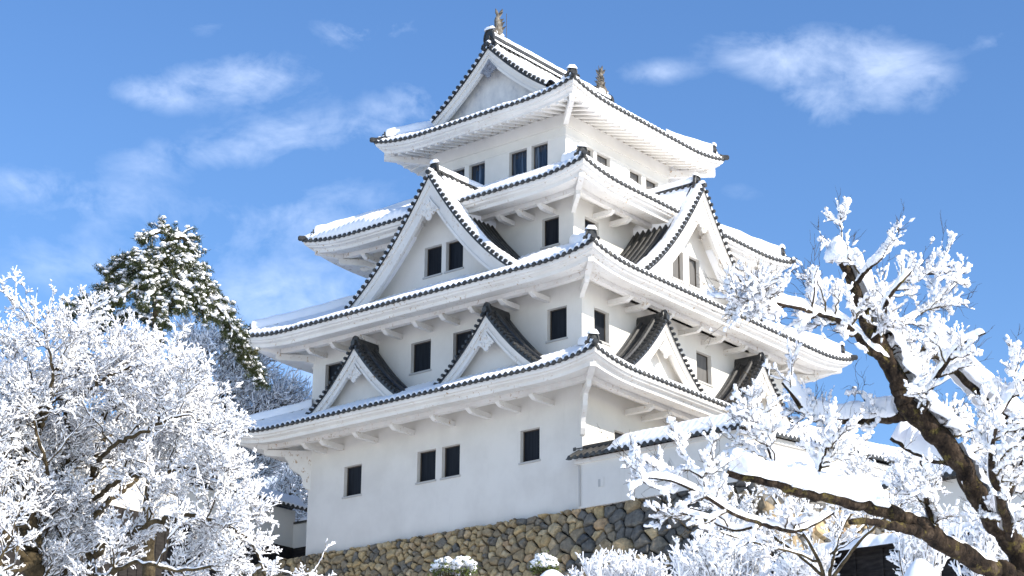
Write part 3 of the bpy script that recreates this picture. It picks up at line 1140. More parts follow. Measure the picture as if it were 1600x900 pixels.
def storey(name, h, z0, z1, wins):
    """one storey: four plaster walls with window openings left open"""
    m = MB()
    for k in range(4):
        ws = wins.get(k, [])
        ts = sorted({-h, h} | {w[i] for w in ws for i in (0, 1)})
        zs_ = sorted({z0, z1} | {w[i] for w in ws for i in (2, 3)})
        for a, b in zip(ts[:-1], ts[1:]):
            for c, d in zip(zs_[:-1], zs_[1:]):
                tm, zm = (a + b) / 2, (c + d) / 2
                if any(w[0] < tm < w[1] and w[2] < zm < w[3] for w in ws):
                    continue
                m.add(np.array([S(k, a, h, c), S(k, b, h, c), S(k, b, h, d), S(k, a, h, d)]), [[0, 1, 2, 3]])
    o = m.build('wall', MT['plaster'], KEEP)
    for k, ws in wins.items():
        for w in ws:
            window(k, w[0], w[1], w[2], w[3], h, w[4] if len(w) > 4 else ('pane' if k == 0 else 'pane_sunlit'))  # right side defaults to the paler panes with sunlight in their colour
    return o


def keep():
    # window positions measured along the front (x+7) and the right side (y-7.06)
    W1 = [(-5.0, -4.05), (-1.08, -0.13), (0.19, 1.10), (4.08, 5.0)]
    f1 = [(a, b, 2.16, 3.40) for a, b in W1]
    r1 = [(-5.02, -4.05, 2.16, 3.40), (1.5, 2.4, 2.16, 3.40)]
    storey('first', 7.0, -0.3, 5.6, {0: f1, 1: r1})
    W2 = [(-6.28, -5.32), (-1.55, -0.5), (0.66, 1.62), (5.35, 6.28)]
    f2 = [(a, b, 6.68, 7.94) for a, b in W2]
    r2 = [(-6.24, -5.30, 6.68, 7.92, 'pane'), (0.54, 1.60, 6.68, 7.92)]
    storey('second', 7.0, 5.4, 9.9, {0: f2, 1: r2})
    f3 = [(3.77, 4.62, 11.30, 12.49)]
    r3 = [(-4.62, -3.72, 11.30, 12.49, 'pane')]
    storey('third', 5.35, 9.9, 14.2, {0: f3, 1: r3})
    f4 = [(-2.55, -1.80, 15.52, 16.75, 'glass'), (-1.55, -0.67, 15.52, 16.75, 'glass'), (0.65, 1.60, 15.52, 16.75, 'glass'), (1.84, 2.70, 15.52, 16.75, 'glass')]
    r4 = [(-2.50, -1.75, 15.52, 16.75), (-1.52, -0.60, 15.52, 16.75), (0.80, 1.66, 15.52, 16.75), (1.97, 2.88, 15.52, 16.75)]
    storey('top', 3.64, 14.0, 18.6, {0: f4, 1: r4})
    # frieze and rails of the top storey
    fr = MB()
    for k in range(4):
        for (oo, za, zb) in ((3.70, 17.20, 17.75), (3.665, 16.80, 16.86)):
            c8 = [S(k, t, o, z) for z in (za, zb) for (t, o) in ((-oo, oo), (oo, oo), (oo - 0.1, oo - 0.1), (-oo + 0.1, oo - 0.1))]
            fr.hexa(np.array(c8))
    fr.build('frieze', MT['plaster'], KEEP)
    TIERS[0]['snow'], TIERS[1]['snow'], TIERS[2]['snow'], TIERS[3]['snow'] = 0.085, 0.105, 0.13, 0.10
    for T in TIERS:
        roof = skirt(T, KEEP)
        eaves(T, roof)
        hips(T, roof)
    for k in range(4):
        gable(GABLES['large'], k, 0.0, True)
        for s_ in (-1, 1):
            gable(GABLES['small'], k, s_ * 3.42, False)
    gable(GABLES['top'], 0, 0.0, True, weathered=True)
    # the back gable wall of the top roof
    G = GABLES['top']
    for k in (2,):
        mg = MB()
        dl = np.linspace(-3.15, 3.15, 31)
        mg.grid(np.array([S(k, dl, G['oW'], 18.0 + 0 * dl), S(k, dl, G['oW'], gab_z(G, dl) - 0.12)]))
        mg.build('gable_wall', MT['stained'], KEEP)
        mv = MB()
        for sgn in (-1, 1):
            d = np.linspace(0, 3.15, 20)
            mv.grid(np.array([S(k, sgn * d, G['oV'] - 0.14, gab_z(G, d) - 0.1), S(k, sgn * d, G['oV'] - 0.14, gab_z(G, d) - 0.75)]))
        mv.build('verge_board', MT['trim'], KEEP)


keep()


def fish(o_pos, flip, label):
    """shachi: head down on the ridge, body curling up, forked tail"""
    m = MB()
    s = flip
    zb = 22.18
    c = [(0.34, 0.10), (0.20, 0.10), (0.04, 0.20), (-0.06, 0.38), (-0.05, 0.56), (0.02, 0.72), (0.00, 0.86), (-0.08, 0.98)]
    r = [0.13, 0.20, 0.23, 0.20, 0.165, 0.125, 0.09, 0.06]
    pts = np.array([S(0, 0, o_pos + s * a, zb + z * 1.12 + 0.06) for a, z in c])
    pts = resample(np.hstack([pts, np.array(r)[:, None]]), 18)
    m.tube(pts[:, :3], pts[:, 3] * (1 + 0.08 * (np.arange(18) % 2)), 10, up=(1, 0, 0))
    for dz in (-0.06, 0.12):
        m.tube(np.array([S(0, 0, o_pos + s * 0.28, zb + 0.14 + dz), S(0, 0, o_pos + s * 0.52, zb + 0.20 + dz * 2.0)]), [0.12, 0.035], 8)
    ex = np.array([1.0, 0, 0])
    oy = S(0, 0, o_pos + s, 0) - S(0, 0, o_pos, 0)
    tip = pts[-1, :3]
    for (dx, do, dz, w) in ((-0.10, 0.10, 0.34, 0.07), (0.16, -0.06, 0.30, 0.075), (0.04, 0.26, 0.16, 0.06), (-0.20, -0.08, 0.20, 0.06), (0.26, 0.04, 0.10, 0.05)):
        e = tip + ex * dx + oy * do + np.array([0, 0, dz])
        mid = (tip + e) / 2 + oy * do * 0.25 + ex * dx * 0.15
        m.tube([tip - [0, 0, 0.06], mid, e], [0.06, w, 0.012], 6)
    for sx in (-1, 1):
        for zf, L, up_ in ((0.30, 0.34, 0.20), (0.52, 0.28, 0.22), (0.74, 0.22, 0.16)):
            b = S(0, 0, o_pos - s * 0.02, zb + zf + 0.08)
            e = b + ex * sx * L + oy * (-0.14) + np.array([0, 0, up_])
            m.tube([b, (b + e) / 2 - np.array([0, 0, 0.03]), e], [0.08, 0.07, 0.012], 6)
    for zf in np.linspace(0.22, 0.92, 6):
        b = S(0, 0, o_pos - s * 0.18, zb + zf + 0.06)
        e = b - oy * 0.22 + np.array([0, 0, 0.12])
        m.tube([b + oy * 0.06, e], [0.06, 0.01], 5)
    f = m.build('fish_finial', MT['fish'], KEEP, smooth=True)
    f['label'] = label
    ms = MB()
    snow_cap_box(ms, S(0, 0, o_pos, zb + 0.20) + np.array([0, 0, 0.0]), oy, 0.7, 0.42, 0.16, 3)
    ms.build('snow', MT['snow'], f, smooth=True)
    mr = MB()
    p = S(0, 0.16, o_pos - s * 0.42, zb + 0.1)
    mr.tube([p, p + [0, 0, 1.25]], 0.014, 5)
    mr.build('lightning_rod', MT['iron'], f)


fish(3.72, 1, 'weathered stone fish with its tail raised on the near ridge end')
fish(-3.72, -1, 'weathered stone fish with its forked tail raised on the far ridge end')

# ------------------------------------------------------------------ stone wall


def clip_poly(poly, nx, ny, c):
    out = []
    for i in range(len(poly)):
        a, b = poly[i], poly[(i + 1) % len(poly)]
        da, db = nx * a[0] + ny * a[1] - c, nx * b[0] + ny * b[1] - c
        if da <= 0:
            out.append(a)
        if da * db < 0:
            t = da / (da - db)
            out.append((a[0] + (b[0] - a[0]) * t, a[1] + (b[1] - a[1]) * t))
    return out


def voronoi(L, H, rnd, size_at):
    pts = []
    tries = 0
    while tries < 9000:
        tries += 1
        p = (rnd.uniform(-0.2, L + 0.2), rnd.uniform(-0.25, H + 0.2))
        s = size_at(p[0], p[1]) * rnd.choice((0.42, 0.62, 0.85, 1.1, 1.45)) * rnd.uniform(0.85, 1.15)
        if all(((p[0] - q[0]) / 1.35) ** 2 + (p[1] - q[1]) ** 2 > ((s + q[2]) / 2) ** 2 for q in pts):
            pts.append((p[0], p[1], s))
    A = np.array(pts)
    cells = []
    for i, p in enumerate(pts):
        poly = [(-0.1, 0.0), (L + 0.1, 0.0), (L + 0.1, H), (-0.1, H)]
        d = np.hypot(A[:, 0] - p[0], A[:, 1] - p[1])
        for j in np.argsort(d)[1:26]:
            nx, ny = A[j, 0] - p[0], A[j, 1] - p[1]
            w = 0.5 + 0.18 * (p[2] - A[j, 2]) / (p[2] + A[j, 2])
            c = nx * (p[0] + nx * w) + ny * (p[1] + ny * w)
            poly = clip_poly(poly, nx, ny, c)
            if len(poly) < 3:
                break
        if len(poly) >= 3:
            cells.append((poly, p))
    return cells


def stone_face(m, tones, origin, along, out, L, H, batter, seed, size_at):
    rnd = random.Random(seed)
    along, out = np.asarray(along, float), np.asarray(out, float)
    down = np.array([0, 0, -1.0]) + out * batter
    nrm = out + np.array([0, 0, batter])
    nrm /= np.linalg.norm(nrm)
    origin = np.asarray(origin, float)
    for poly, p in voronoi(L, H, rnd, size_at):
        P = np.array(poly)
        # split long edges so that outlines can be roughened
        Q = []
        for i in range(len(P)):
            a, b = P[i], P[(i + 1) % len(P)]
            Q.append(a * 0.88 + b * 0.12)
            Q.append((a + b) / 2)
            Q.append(a * 0.12 + b * 0.88)
        Q = np.array(Q)
        c = Q.mean(0)
        dv = Q - c
        ln = np.linalg.norm(dv, axis=1, keepdims=True) + 1e-6
        if ln.mean() < 0.05:
            continue
        jit = np.array([rnd.uniform(-0.022, 0.028) for _ in range(len(Q))])[:, None]
        tx, ty = rnd.uniform(-0.22, 0.22), rnd.uniform(-0.22, 0.22)
        lift = rnd.uniform(0.05, 0.17)
        rings = []
        for (ins, fr, hgt) in ((0.010, 0.0, -0.16), (0.014, 0.0, -0.02), (0.022, 0.04, 0.42), (0.022, 0.17, 0.82), (0.0, 0.5, 1.0)):
            sc = np.clip(1 - (ins + (jit if ins else 0)) / ln - fr, 0.2, 1)
            q = c + dv * sc
            if hgt > 0:
                h = hgt * lift + (q - c) @ np.array([tx, ty]) + np.array([rnd.uniform(-0.010, 0.010) for _ in range(len(Q))])
            else:
                h = np.full(len(Q), hgt)
            rings.append(origin + q[:, :1] * along + q[:, 1:] * down + nrm * h[:, None])
        n0 = m.n
        m.grid(np.array(rings), close_v=True)
        k = n0 + 4 * len(Q)
        n_ = len(Q)
        m.v.append((origin + c[0] * along + c[1] * down + nrm * lift * 1.05)[None])
        cid = m.n
        m.n += 1
        m.ng_t = getattr(m, 'ng_t', [])
        m.ng_t.append(np.array([[k + i, k + (i + 1) % n_, cid] for i in range(n_)]))
        r_ = rnd.random()
        # larger dark grey stones towards the right end, small tan ones to the left
        g = np.clip((origin[0] + p[0] * along[0] + 1.5) / 5, 0, 1) if abs(along[0]) > 0.5 else 0.75
        tone = r_ * (1.0 - 0.62 * g) if rnd.random() < 0.88 else rnd.choice([0.5, 0.95, 0.8])
        if g < 0.3:
            tone = 0.2 + 0.75 * r_
        tones += [tone] * (5 * len(Q) + 1)


def stone_wall():
    m = MB()
    tones = []

    def sz(x, y):
        g = min(1, max(0, (x - 14) / 6))
        return (0.235 + 0.05 * y / 3) * (1 - g) + (0.42 + 0.05 * y) * g
    stone_face(m, tones, (-18.6, -0.10, -0.02), (1, 0, 0), (0, -1, 0), 26.1, 4.8, 0.30, 3, sz)
    stone_face(m, tones, (7.42, -0.10, -0.02), (0, 1, 0), (1, 0, 0), 15, 4.8, 0.30, 8, lambda x, y: 0.62)
    o = m.build('stone_wall', MT['stone'], loc=(-5, -0.5, -4.8))
    col = o.data.color_attributes.new('stone_tone', 'FLOAT_COLOR', 'POINT')
    arr = np.ones((len(o.data.vertices), 4), np.float32)
    arr[:len(tones), 0] = tones
    arr[:, 1] = arr[:, 0]
    arr[:, 2] = arr[:, 0]
    col.data.foreach_set('color', arr.ravel())
    tag(o, 'dry stone wall of brown and grey rocks beneath the keep', 'stone wall')
    b = MB()
    b.add([(-18.6, -0.02, -0.06), (7.3, -0.02, -0.06), (8.8, -1.5, -5.0), (-18.6, -1.5, -5.0), (7.3, 15, -0.06), (8.8, 15, -5.0)], [[0, 1, 2, 3], [1, 4, 5, 2]])
    b.build('earth_core', MT['joint'], o)


stone_wall()

# ------------------------------------------------------------------ low walls with tiled copings


def coping(root, p0, p1, ze, half, rise, snow_th, seed, snow_from=0.0, m0=0, m1=0):
    """two-sided tiled coping with snow along p0->p1; ze is the tile bottom at the eave; m0/m1 mitre an end (+1: the sd side is the long one)"""
    p0, p1 = np.array([*p0, 0.0]), np.array([*p1, 0.0])
    L = np.linalg.norm(p1 - p0)
    ax = (p1 - p0) / L
    sd = np.array([ax[1], -ax[0], 0])
    ext0, ext1 = (half if m0 else 0), (half if m1 else 0)
    n0, n = int(-ext0 / SP) - 1 if m0 else 0, int((L + ext1) / SP) + 1
    a = (np.arange(n0, n)[:, None] * SP + (FS[None] + 0.5) * SP).ravel()
    f = np.broadcast_to(FS, (n - n0, len(FS))).ravel()

    def lim(x, q):
        lo = -m0 * q * half if m0 else 0.0
        hi = L + m1 * q * half if m1 else L
        return np.clip(x, lo, hi)

    def zd(x):
        return np.interp(x / L, [0, 1], ze) if np.ndim(ze) else np.full_like(x, ze)
    mt, ms = MB(), MB()
    for s in (-1, 1):
        rows = []
        low = tile_low(f)
        for q, w, zz in ((s, half - 0.12, 0.1 + low + 0.03), (s, half, 0.1 + low)):
            x = lim(a, q)
            rows.append(p0 + x[:, None] * ax + sd * s * w + np.stack([0 * x, 0 * x, zd(x) + zz], -1))
        for q in (1.0, 0.66, 0.33, 0.0):
            x = lim(a, s * q)
            rows.append(p0 + x[:, None] * ax + sd * s * half * q + np.stack([0 * x, 0 * x, zd(x) + 0.1 + rise * (1 - q) + tile_prof(f)], -1))
        mt.grid(np.array(rows))
    x = np.linspace(0, L, max(8, int(L / 0.5)))
    mid = p0 + x[:, None] * ax + np.stack([0 * x, 0 * x, zd(x) + 0.1 + rise + 0.06], -1)
    mt.tube(mid, 0.11, 8)
    for e, dr, m_ in ((0, -1, m0), (-1, 1, m1)):
        if not m_:
            mt.tube([mid[e], mid[e] + ax * dr * 0.12], 0.13, 9)
        elif e == -1:
            tipq = p0 + (L + half) * ax + sd * m1 * half + np.array([0, 0, zd(np.array([L]))[0] + 0.14])
            mt.tube([mid[e] - [0, 0, 0.04], tipq], 0.10, 8)
    aa = np.arange(snow_from - ext0, L + ext1 + 0.02, 0.06)
    sec = []
    for (q, h) in ((-0.97, 0.0), (-1.0, 0.35), (-0.97, 0.75), (-0.85, 0.98), (-0.5, 1.05), (-0.2, 1.2), (0, 1.3), (0.2, 1.2), (0.5, 1.05), (0.85, 0.98), (0.97, 0.75), (1.0, 0.35), (0.97, 0.0)):
        x = lim(aa, q)
        base = p0 + x[:, None] * ax
        ff = ((x / SP) % 1.0) - 0.5
        th = snow_th * (0.7 + 0.6 * fnoise(base, 0.8, seed))
        if snow_from > 0:
            th = th * np.clip((x - snow_from) / 0.5, 0.1, 1) ** 0.5
        z = zd(x) + 0.1 + rise * (1 - abs(q)) + tile_prof(ff) * (0.8 if h < 0.5 else 0.12) + th * h + 0.004 + (0.10 if abs(q) < 0.25 else 0)
        sec.append(base + sd * half * (q * (1 + 0.04 * (fnoise(base, 3.0, seed + 4) - 0.6)))[:, None] + np.stack([0 * x, 0 * x, z], -1))
    ms.grid(np.array(sec))
    c = mt.build('coping', MT['tile'], root, smooth=False)
    ms.build('snow', MT['snow'], c, smooth=True)


def slab(m, p0, p1, th, z0, z1):
    p0, p1 = np.array([*p0, 0.0]), np.array([*p1, 0.0])
    ax = (p1 - p0) / np.linalg.norm(p1 - p0)
    sd = np.array([ax[1], -ax[0], 0]) * th / 2
    z0 = (z0, z0) if not np.ndim(z0) else z0
    z1 = (z1, z1) if not np.ndim(z1) else z1
    m.hexa([p0 + sd + [0, 0, z0[0]], p1 + sd + [0, 0, z0[1]], p1 - sd + [0, 0, z0[1]], p0 - sd + [0, 0, z0[0]],
            p0 + sd + [0, 0, z1[0]], p1 + sd + [0, 0, z1[1]], p1 - sd + [0, 0, z1[1]], p0 - sd + [0, 0, z1[0]]])


def low_walls():
    # right: runs on from the keep's near corner, then turns back along the yard
    w = thing('low_wall', (3.5, 0.0, -0.05), 'low white plaster wall with tiled coping joined to the near corner of the keep', 'wall')
    m = MB()
    slab(m, (0.02, 0.10), (7.0, 0.10), 0.76, -0.05, 1.74)
    slab(m, (6.62, 0.485), (6.62, 17.0), 0.76, (-0.05, 1.0), (1.78, 3.05))
    body = m.build('plaster_body', MT['plaster'], w)
    mb = MB()
    slab(mb, (-0.1, 0.10), (7.06, 0.10), 0.94, 1.60, 1.745)
    slab(mb, (6.62, 0.60), (6.62, 17.0), 0.94, (1.62, 2.9), (1.80, 3.08))
    mb.build('moulding', MT['trim'], body)
    coping(w, (-0.30, 0.10), (6.62, 0.10), 1.70, 0.72, 0.42, 0.17, 4, snow_from=1.75, m1=1)
    coping(w, (6.62, 0.10), (6.62, 17.0), (1.70, 3.2), 0.72, 0.42, 0.24, 6, m0=1)
    # loopholes on the shaded face: two square, one triangular
    for (px, pz, kind) in ((1.05, 0.78, 'sq'), (4.05, 1.02, 'tri'), (5.68, 1.18, 'sq')):
        m = MB()
        if kind == 'sq':
            m.box((px - 0.13, -0.300, pz - 0.17), (px + 0.13, -0.284, pz + 0.17))
        else:
            m.extrude([(-0.16, -0.13), (0.16, -0.13), (0.0, 0.19)], (px, -0.300, pz), (1, 0, 0), (0, 0, 1), (0, 1, 0), 0.016)
        l = m.build('loophole', MT['plaster'], w)
        m = MB()
        if kind == 'sq':
            m.box((px - 0.12, -0.303, pz - 0.16), (px - 0.02, -0.301, pz + 0.12))
        else:
            m.extrude([(-0.13, -0.11), (0.10, -0.11), (-0.01, 0.13)], (px, -0.303, pz), (1, 0, 0), (0, 0, 1), (0, 1, 0), 0.002)
        m.build('opening', MT['sill'], l)
    # downpipe in the angle
    m = MB()
    m.tube([(0.10, -0.33, 1.55), (0.10, -0.33, 0.0)], 0.03, 7)
    m.build('downpipe', MT['sill'], w)
    # a further white wall stepping down to the right
    w = thing('low_wall', (13.5, 1.0, -3.8), 'lower white wall with snowy tiled coping seen between the branches of the old tree', 'wall')
    m = MB()
    slab(m, (12.6, 0.35), (19.5, 0.35), 0.6, -3.9, (-1.15, -0.95))
    m.build('plaster_body', MT['plaster'], w)
    coping(w, (12.3, 0.35), (19.8, 0.35), (-1.18, -0.98), 0.7, 0.42, 0.26, 12)
    # left: behind the left end of the keep
    w = thing('low_wall', (-18, -4, -0.05), 'white wall with dark boarded foot and tiled coping left of the keep', 'wall')
    m = MB()
    slab(m, (-18.3, 3.3), (-18.3, -14.0), 0.6, 1.40, 3.02)
    m.build('plaster_body', MT['plaster'], w)
    m = MB()
    slab(m, (-18.28, 3.32), (-18.28, -14.0), 0.66, -3.6, 1.40)
    for y in np.arange(3.2, -14, -0.45):
        m.box((-17.96, y - 0.03, -3.5), (-17.92, y + 0.03, 1.38))
    m.build('board_foot', MT['boards'], w)
    coping(w, (-18.3, 3.75), (-18.3, -14.2), 3.0, 0.68, 0.40, 0.13, 15)
    m = MB()
    m.tube([(-18.0, 1.0, 2.3), (-17.97, 1.0, 2.3)], 0.16, 14)
    m.build('loophole', MT['sill'], w)
    w = thing('link_wall', (-16.2, 3.3, -0.05), 'short white wall closing the gap beside the left end of the keep', 'wall')
    m = MB()
    slab(m, (-18.0, 3.45), (-14.0, 3.45), 0.5, 1.38, 2.42)
    m.build('plaster_body', MT['plaster'], w)
    m = MB()
    slab(m, (-17.95, 3.46), (-14.0, 3.46), 0.52, -0.05, 1.38)
    m.build('board_foot', MT['boards'], w)
    m = MB()
    slab(m, (-17.9, 3.45), (-14.0, 3.45), 0.7, 2.42, 2.50)
    cp = m.build('coping', MT['tile'], w)
    ms = MB()
    snow_cap_box(ms, (-15.95, 3.45, 2.50), (1, 0, 0), 3.9, 0.7, 0.26, 2)
    ms.build('snow', MT['snow'], cp, smooth=True)
    # dark boarded fence low on the right, snow on its roof
    w = thing('board_fence', (17, -6, -7.5), 'dark timber fence with a thick snow cap under the old tree', 'fence')
    m = MB()
    slab(m, (12.6, -6.0), (26.0, -6.0), 0.12, -7.6, -4.45)
    m.build('boards', MT['boards'], w)
    m = MB()
    for x in np.arange(12.7, 26, 0.9):
        m.box((x - 0.05, -6.12, -7.6), (x + 0.05, -6.06, -4.45))
    m.build('post', MT['boards'], w)
    m = MB()
    for z in (-4.62, -5.05, -5.5, -6.0, -6.5):
        m.box((12.6, -6.10, z - 0.035), (26, -6.062, z + 0.035))
    m.build('rail', MT['boards'], w)
    m = MB()
    slab(m, (12.4, -6.0), (26.2, -6.0), 0.9, -4.44, -4.34)
    cp = m.build('coping', MT['boards'], w)
    ms = MB()
    snow_cap_box(ms, (19.3, -6.0, -4.36), (1, 0, 0), 14.2, 1.1, 0.34, 7)
    ms.build('snow', MT['snow'], cp, smooth=True)


low_walls()
# ------------------------------------------------------------------ trees and shrubs


def limb(px, depth, n=None, wob=0.0, rng=RNG):
    """limb through (u, v, radius px[, depth shift]) points, turned into metres"""
    rows = []
    for q in px:
        dd = depth + (q[3] if len(q) > 3 else 0)
        rows.append([*at(q[0], q[1], dd), q[2] * dd / FPX])
    n = n or max(8, 5 * len(rows))
    P = resample(rows, n)
    P[:, 3] = np.maximum(P[:, 3], 0.002)
    if wob:
        P[1:-1, :3] += rng.normal(0, 1, (n - 2, 3)) * wob * P[1:-1, 3:4]
    return P


def batch_tubes(mb, P, Rd, sides, lo=0.0, hi=2 * math.pi, squash=1.0):
    """P (B,n,3), Rd (B,n): many tubes at once"""
    B, n = P.shape[:2]
    T = unit(np.gradient(P, axis=1))
    X = np.cross(T, np.array([0, 0, 1.0]))
    bad = np.linalg.norm(X, axis=-1) < 0.05
    X[bad] = np.cross(T[bad], np.array([1.0, 0.2, 0]))
    X = unit(X)
    Y = np.cross(X, T)
    an = np.arange(sides) * 2 * math.pi / sides
    ring = P[:, :, None] + Rd[:, :, None, None] * (X[:, :, None] * np.cos(an)[:, None] + squash * Y[:, :, None] * np.sin(an)[:, None])
    idx = np.arange(B * n * sides).reshape(B, n, sides)
    nx = np.roll(idx, -1, axis=2)
    q = np.stack([idx[:, :-1], idx[:, 1:], nx[:, 1:], nx[:, :-1]], -1).reshape(-1, 4)
    mb.add(ring.reshape(-1, 3), q)


def sprout(P, Rd, per, length, rng, up=0.25, spread=0.8, keep=0.6, lo=0.2, curve=0.15, n=5, rmul=0.55, rmin=0.002, droop=0.0, taper=0.35, weight=None, bias=None):
    """children of a set of branches. P (B,m,3)"""
    B, m = P.shape[:2]
    N = int(B * per) if per >= 1 else max(1, int(B * per))
    b = rng.integers(0, B, N) if weight is None else rng.choice(B, N, p=weight / weight.sum())
    t = lo + (1 - lo) * rng.random(N) ** 0.8
    f = t * (m - 1)
    i = np.clip(f.astype(int), 0, m - 2)
    w = (f - i)[:, None]
    p0 = P[b, i] * (1 - w) + P[b, i + 1] * w
    r0 = Rd[b, i] * (1 - w[:, 0]) + Rd[b, i + 1] * w[:, 0]
    tan = unit(P[b, i + 1] - P[b, i])
    rnd = unit(rng.normal(0, 1, (N, 3)))
    rnd = unit(rnd - (rnd * tan).sum(-1, keepdims=True) * tan)
    d = tan * keep + rnd * spread + np.array([0, 0, up])
    if bias is not None:
        d = d + np.asarray(bias)
    d = unit(d)
    L = length * rng.uniform(0.45, 1.25, N) * (1.15 - 0.5 * t)
    s = np.linspace(0, 1, n)
    bend = unit(rng.normal(0, 1, (N, 3))) * curve + np.array([0, 0, 0.10 - droop])
    C = p0[:, None] + L[:, None, None] * (d[:, None] * s[None, :, None] + bend[:, None] * (s ** 2)[None, :, None])
    C[:, 1:] += rng.normal(0, 0.035, (N, n - 1, 3)) * L[:, None, None]
    rr = np.maximum(np.minimum(r0 * rmul, length * 0.03), rmin)
    Rc = rr[:, None] * (1 - (1 - taper) * s)[None]
    return C, Rc


def snow_on(mb, P, Rd, rng, size, sides=6, lump=0.5, gap=0.15, flat=0.85, sub=2, lift=0.55, tip=0.75):
    """uneven ropes of snow resting on branches"""
    B, n = P.shape[:2]
    m = (n - 1) * sub + 1
    x = np.linspace(0, n - 1, m)
    i = np.clip(x.astype(int), 0, n - 2)
    w = (x - i)[None, :, None]
    Q = P[:, i] * (1 - w) + P[:, i + 1] * w
    Rq = Rd[:, i] * (1 - w[..., 0]) + Rd[:, i + 1] * w[..., 0]
    T = unit(np.gradient(Q, axis=1))
    hz = np.sqrt(np.clip(1 - T[..., 2] ** 2, 0, 1))
    r = size * (1 - lump + 2 * lump * rng.random((B, m))) * (0.45 + 0.55 * hz)
    r *= rng.uniform(0.6, 1.25, (B, 1))
    r = r + 0.5 * Rq
    drop = rng.random((B, m)) < gap
    r = np.where(drop, np.minimum(r * 0.25, Rq * 0.5), r)
    r[:, 0] *= 0.6
    r[:, -1] *= tip
    C = Q + np.array([0, 0, 1.0]) * (Rq * 0.6 + r * lift)[..., None] + rng.normal(0, 0.12, Q.shape) * r[..., None]
    batch_tubes(mb, C, r, sides, squash=flat)


def limb_snow(mb, P, height, width, seed, sides=9, lean=(0, 0, 0)):
    """thick rounded snow lying along a big limb; P rows (x,y,z,r)"""
    n = max(12, int(len(P) * 2.5))
    P = resample(P, n)
    c, r = P[:, :3], P[:, 3]
    T = unit(np.gradient(c, axis=0))
    X = unit(np.cross(T, [0, 0, 1.0]))
    N = np.cross(X, T)
    N = unit(N + np.array([0, 0, 0.8]) + np.asarray(lean))
    s = np.linspace(0, 1, n)
    end = np.clip(np.minimum(s, 1 - s) * n / 2.5, 0.0, 1) ** 0.5
    an = np.linspace(-0.55, math.pi + 0.55, sides + 4)
    rings = []
    for k, a in enumerate(an):
        nz = fnoise(c + np.array([0, 0, k * 0.11]), 3.0, seed, 3)
        hh = height * (0.45 + 1.1 * nz) * end
        ww = np.maximum(r * width, 0.02) * (0.75 + 0.5 * nz)
        rings.append(c + N * (r * 0.35)[:, None] + X * (math.cos(a) * ww)[:, None] + N * (np.sin(a) * (hh if math.sin(a) > 0 else r * 0.6))[:, None])
    mb.grid(np.array(rings).transpose(1, 0, 2))


_ico = None


def blobs(mb, C, S_, rng, squash=0.8):
    """rounded lumps of snow at C with radius S_"""
    th = np.linspace(0, math.pi, 6)
    ph = np.arange(8) * 2 * math.pi / 8
    U = np.stack([np.sin(th)[:, None] * np.cos(ph), np.sin(th)[:, None] * np.sin(ph), np.cos(th)[:, None] + 0 * ph], -1)
    B = len(C)
    V = C[:, None, None] + S_[:, None, None, None] * U[None] * np.array([1, 1, squash]) * (1 + 0.22 * rng.normal(0, 1, (B, 6, 8, 1)))
    idx = np.arange(B * 48).reshape(B, 6, 8)
    nx = np.roll(idx, -1, axis=2)
    q = np.stack([idx[:, :-1], idx[:, 1:], nx[:, 1:], nx[:, :-1]], -1).reshape(-1, 4)
    mb.add(V.reshape(-1, 3), q)


def stack(limbs, n=16):
    A = np.array([resample(q, n) for q in limbs])
    return A[..., :3], A[..., 3]


def big_limbs(mb, limbs, sides=10, rough=0.12):
    for P in limbs:
        n = len(P) * 3
        Q = resample(P, n)
        Q[:, 3] = np.maximum(Q[:, 3], 0.003)
        c, r = Q[:, :3], Q[:, 3]
        T = unit(np.gradient(c, axis=0))
        X = np.cross(T, [0, 0, 1.0])
        bad = np.linalg.norm(X, axis=1) < 0.05
        X[bad] = [1, 0, 0]
        X = unit(X)
        Y = np.cross(X, T)
        an = np.arange(sides) * 2 * math.pi / sides
        base = c[:, None] + r[:, None, None] * (X[:, None] * np.cos(an)[:, None] + Y[:, None] * np.sin(an)[:, None])
        nz = fnoise(base * np.array([1, 1, 0.6]), 5.0, 13, 3) - 0.5
        ring = c[:, None] + (base - c[:, None]) * (1 + 2 * rough * nz)[..., None]
        k = mb.n
        mb.grid(ring, close_v=True)
        mb.ng.append([k + i for i in range(sides)][::-1])
        mb.ng.append([k + (n - 1) * sides + i for i in range(sides)])


def finish(name, label, cat, base, trunk, twigs, snow, tm='bark_young', wm='twig', group=None, crown='twigs'):
    t = thing(name, base, label, cat, group)
    if trunk.n:
        trunk.build('trunk', MT[tm], t, smooth=True)
    if twigs is not None and twigs.n:
        twigs.build(crown, MT[wm], t, smooth=True)
    if snow is not None and snow.n:
        snow.build('snow', MT['snow_twig'], t, smooth=True)
    return t


def ground_z(x, y):
    dx = max(-26 - x, x - 12, 0)
    dy = max(-2.6 - y, y - 40, 0)
    d = math.hypot(dx, dy)
    return -4.3 - 0.197 * min(d, 73) - 0.5 * min(d / 6, 1)


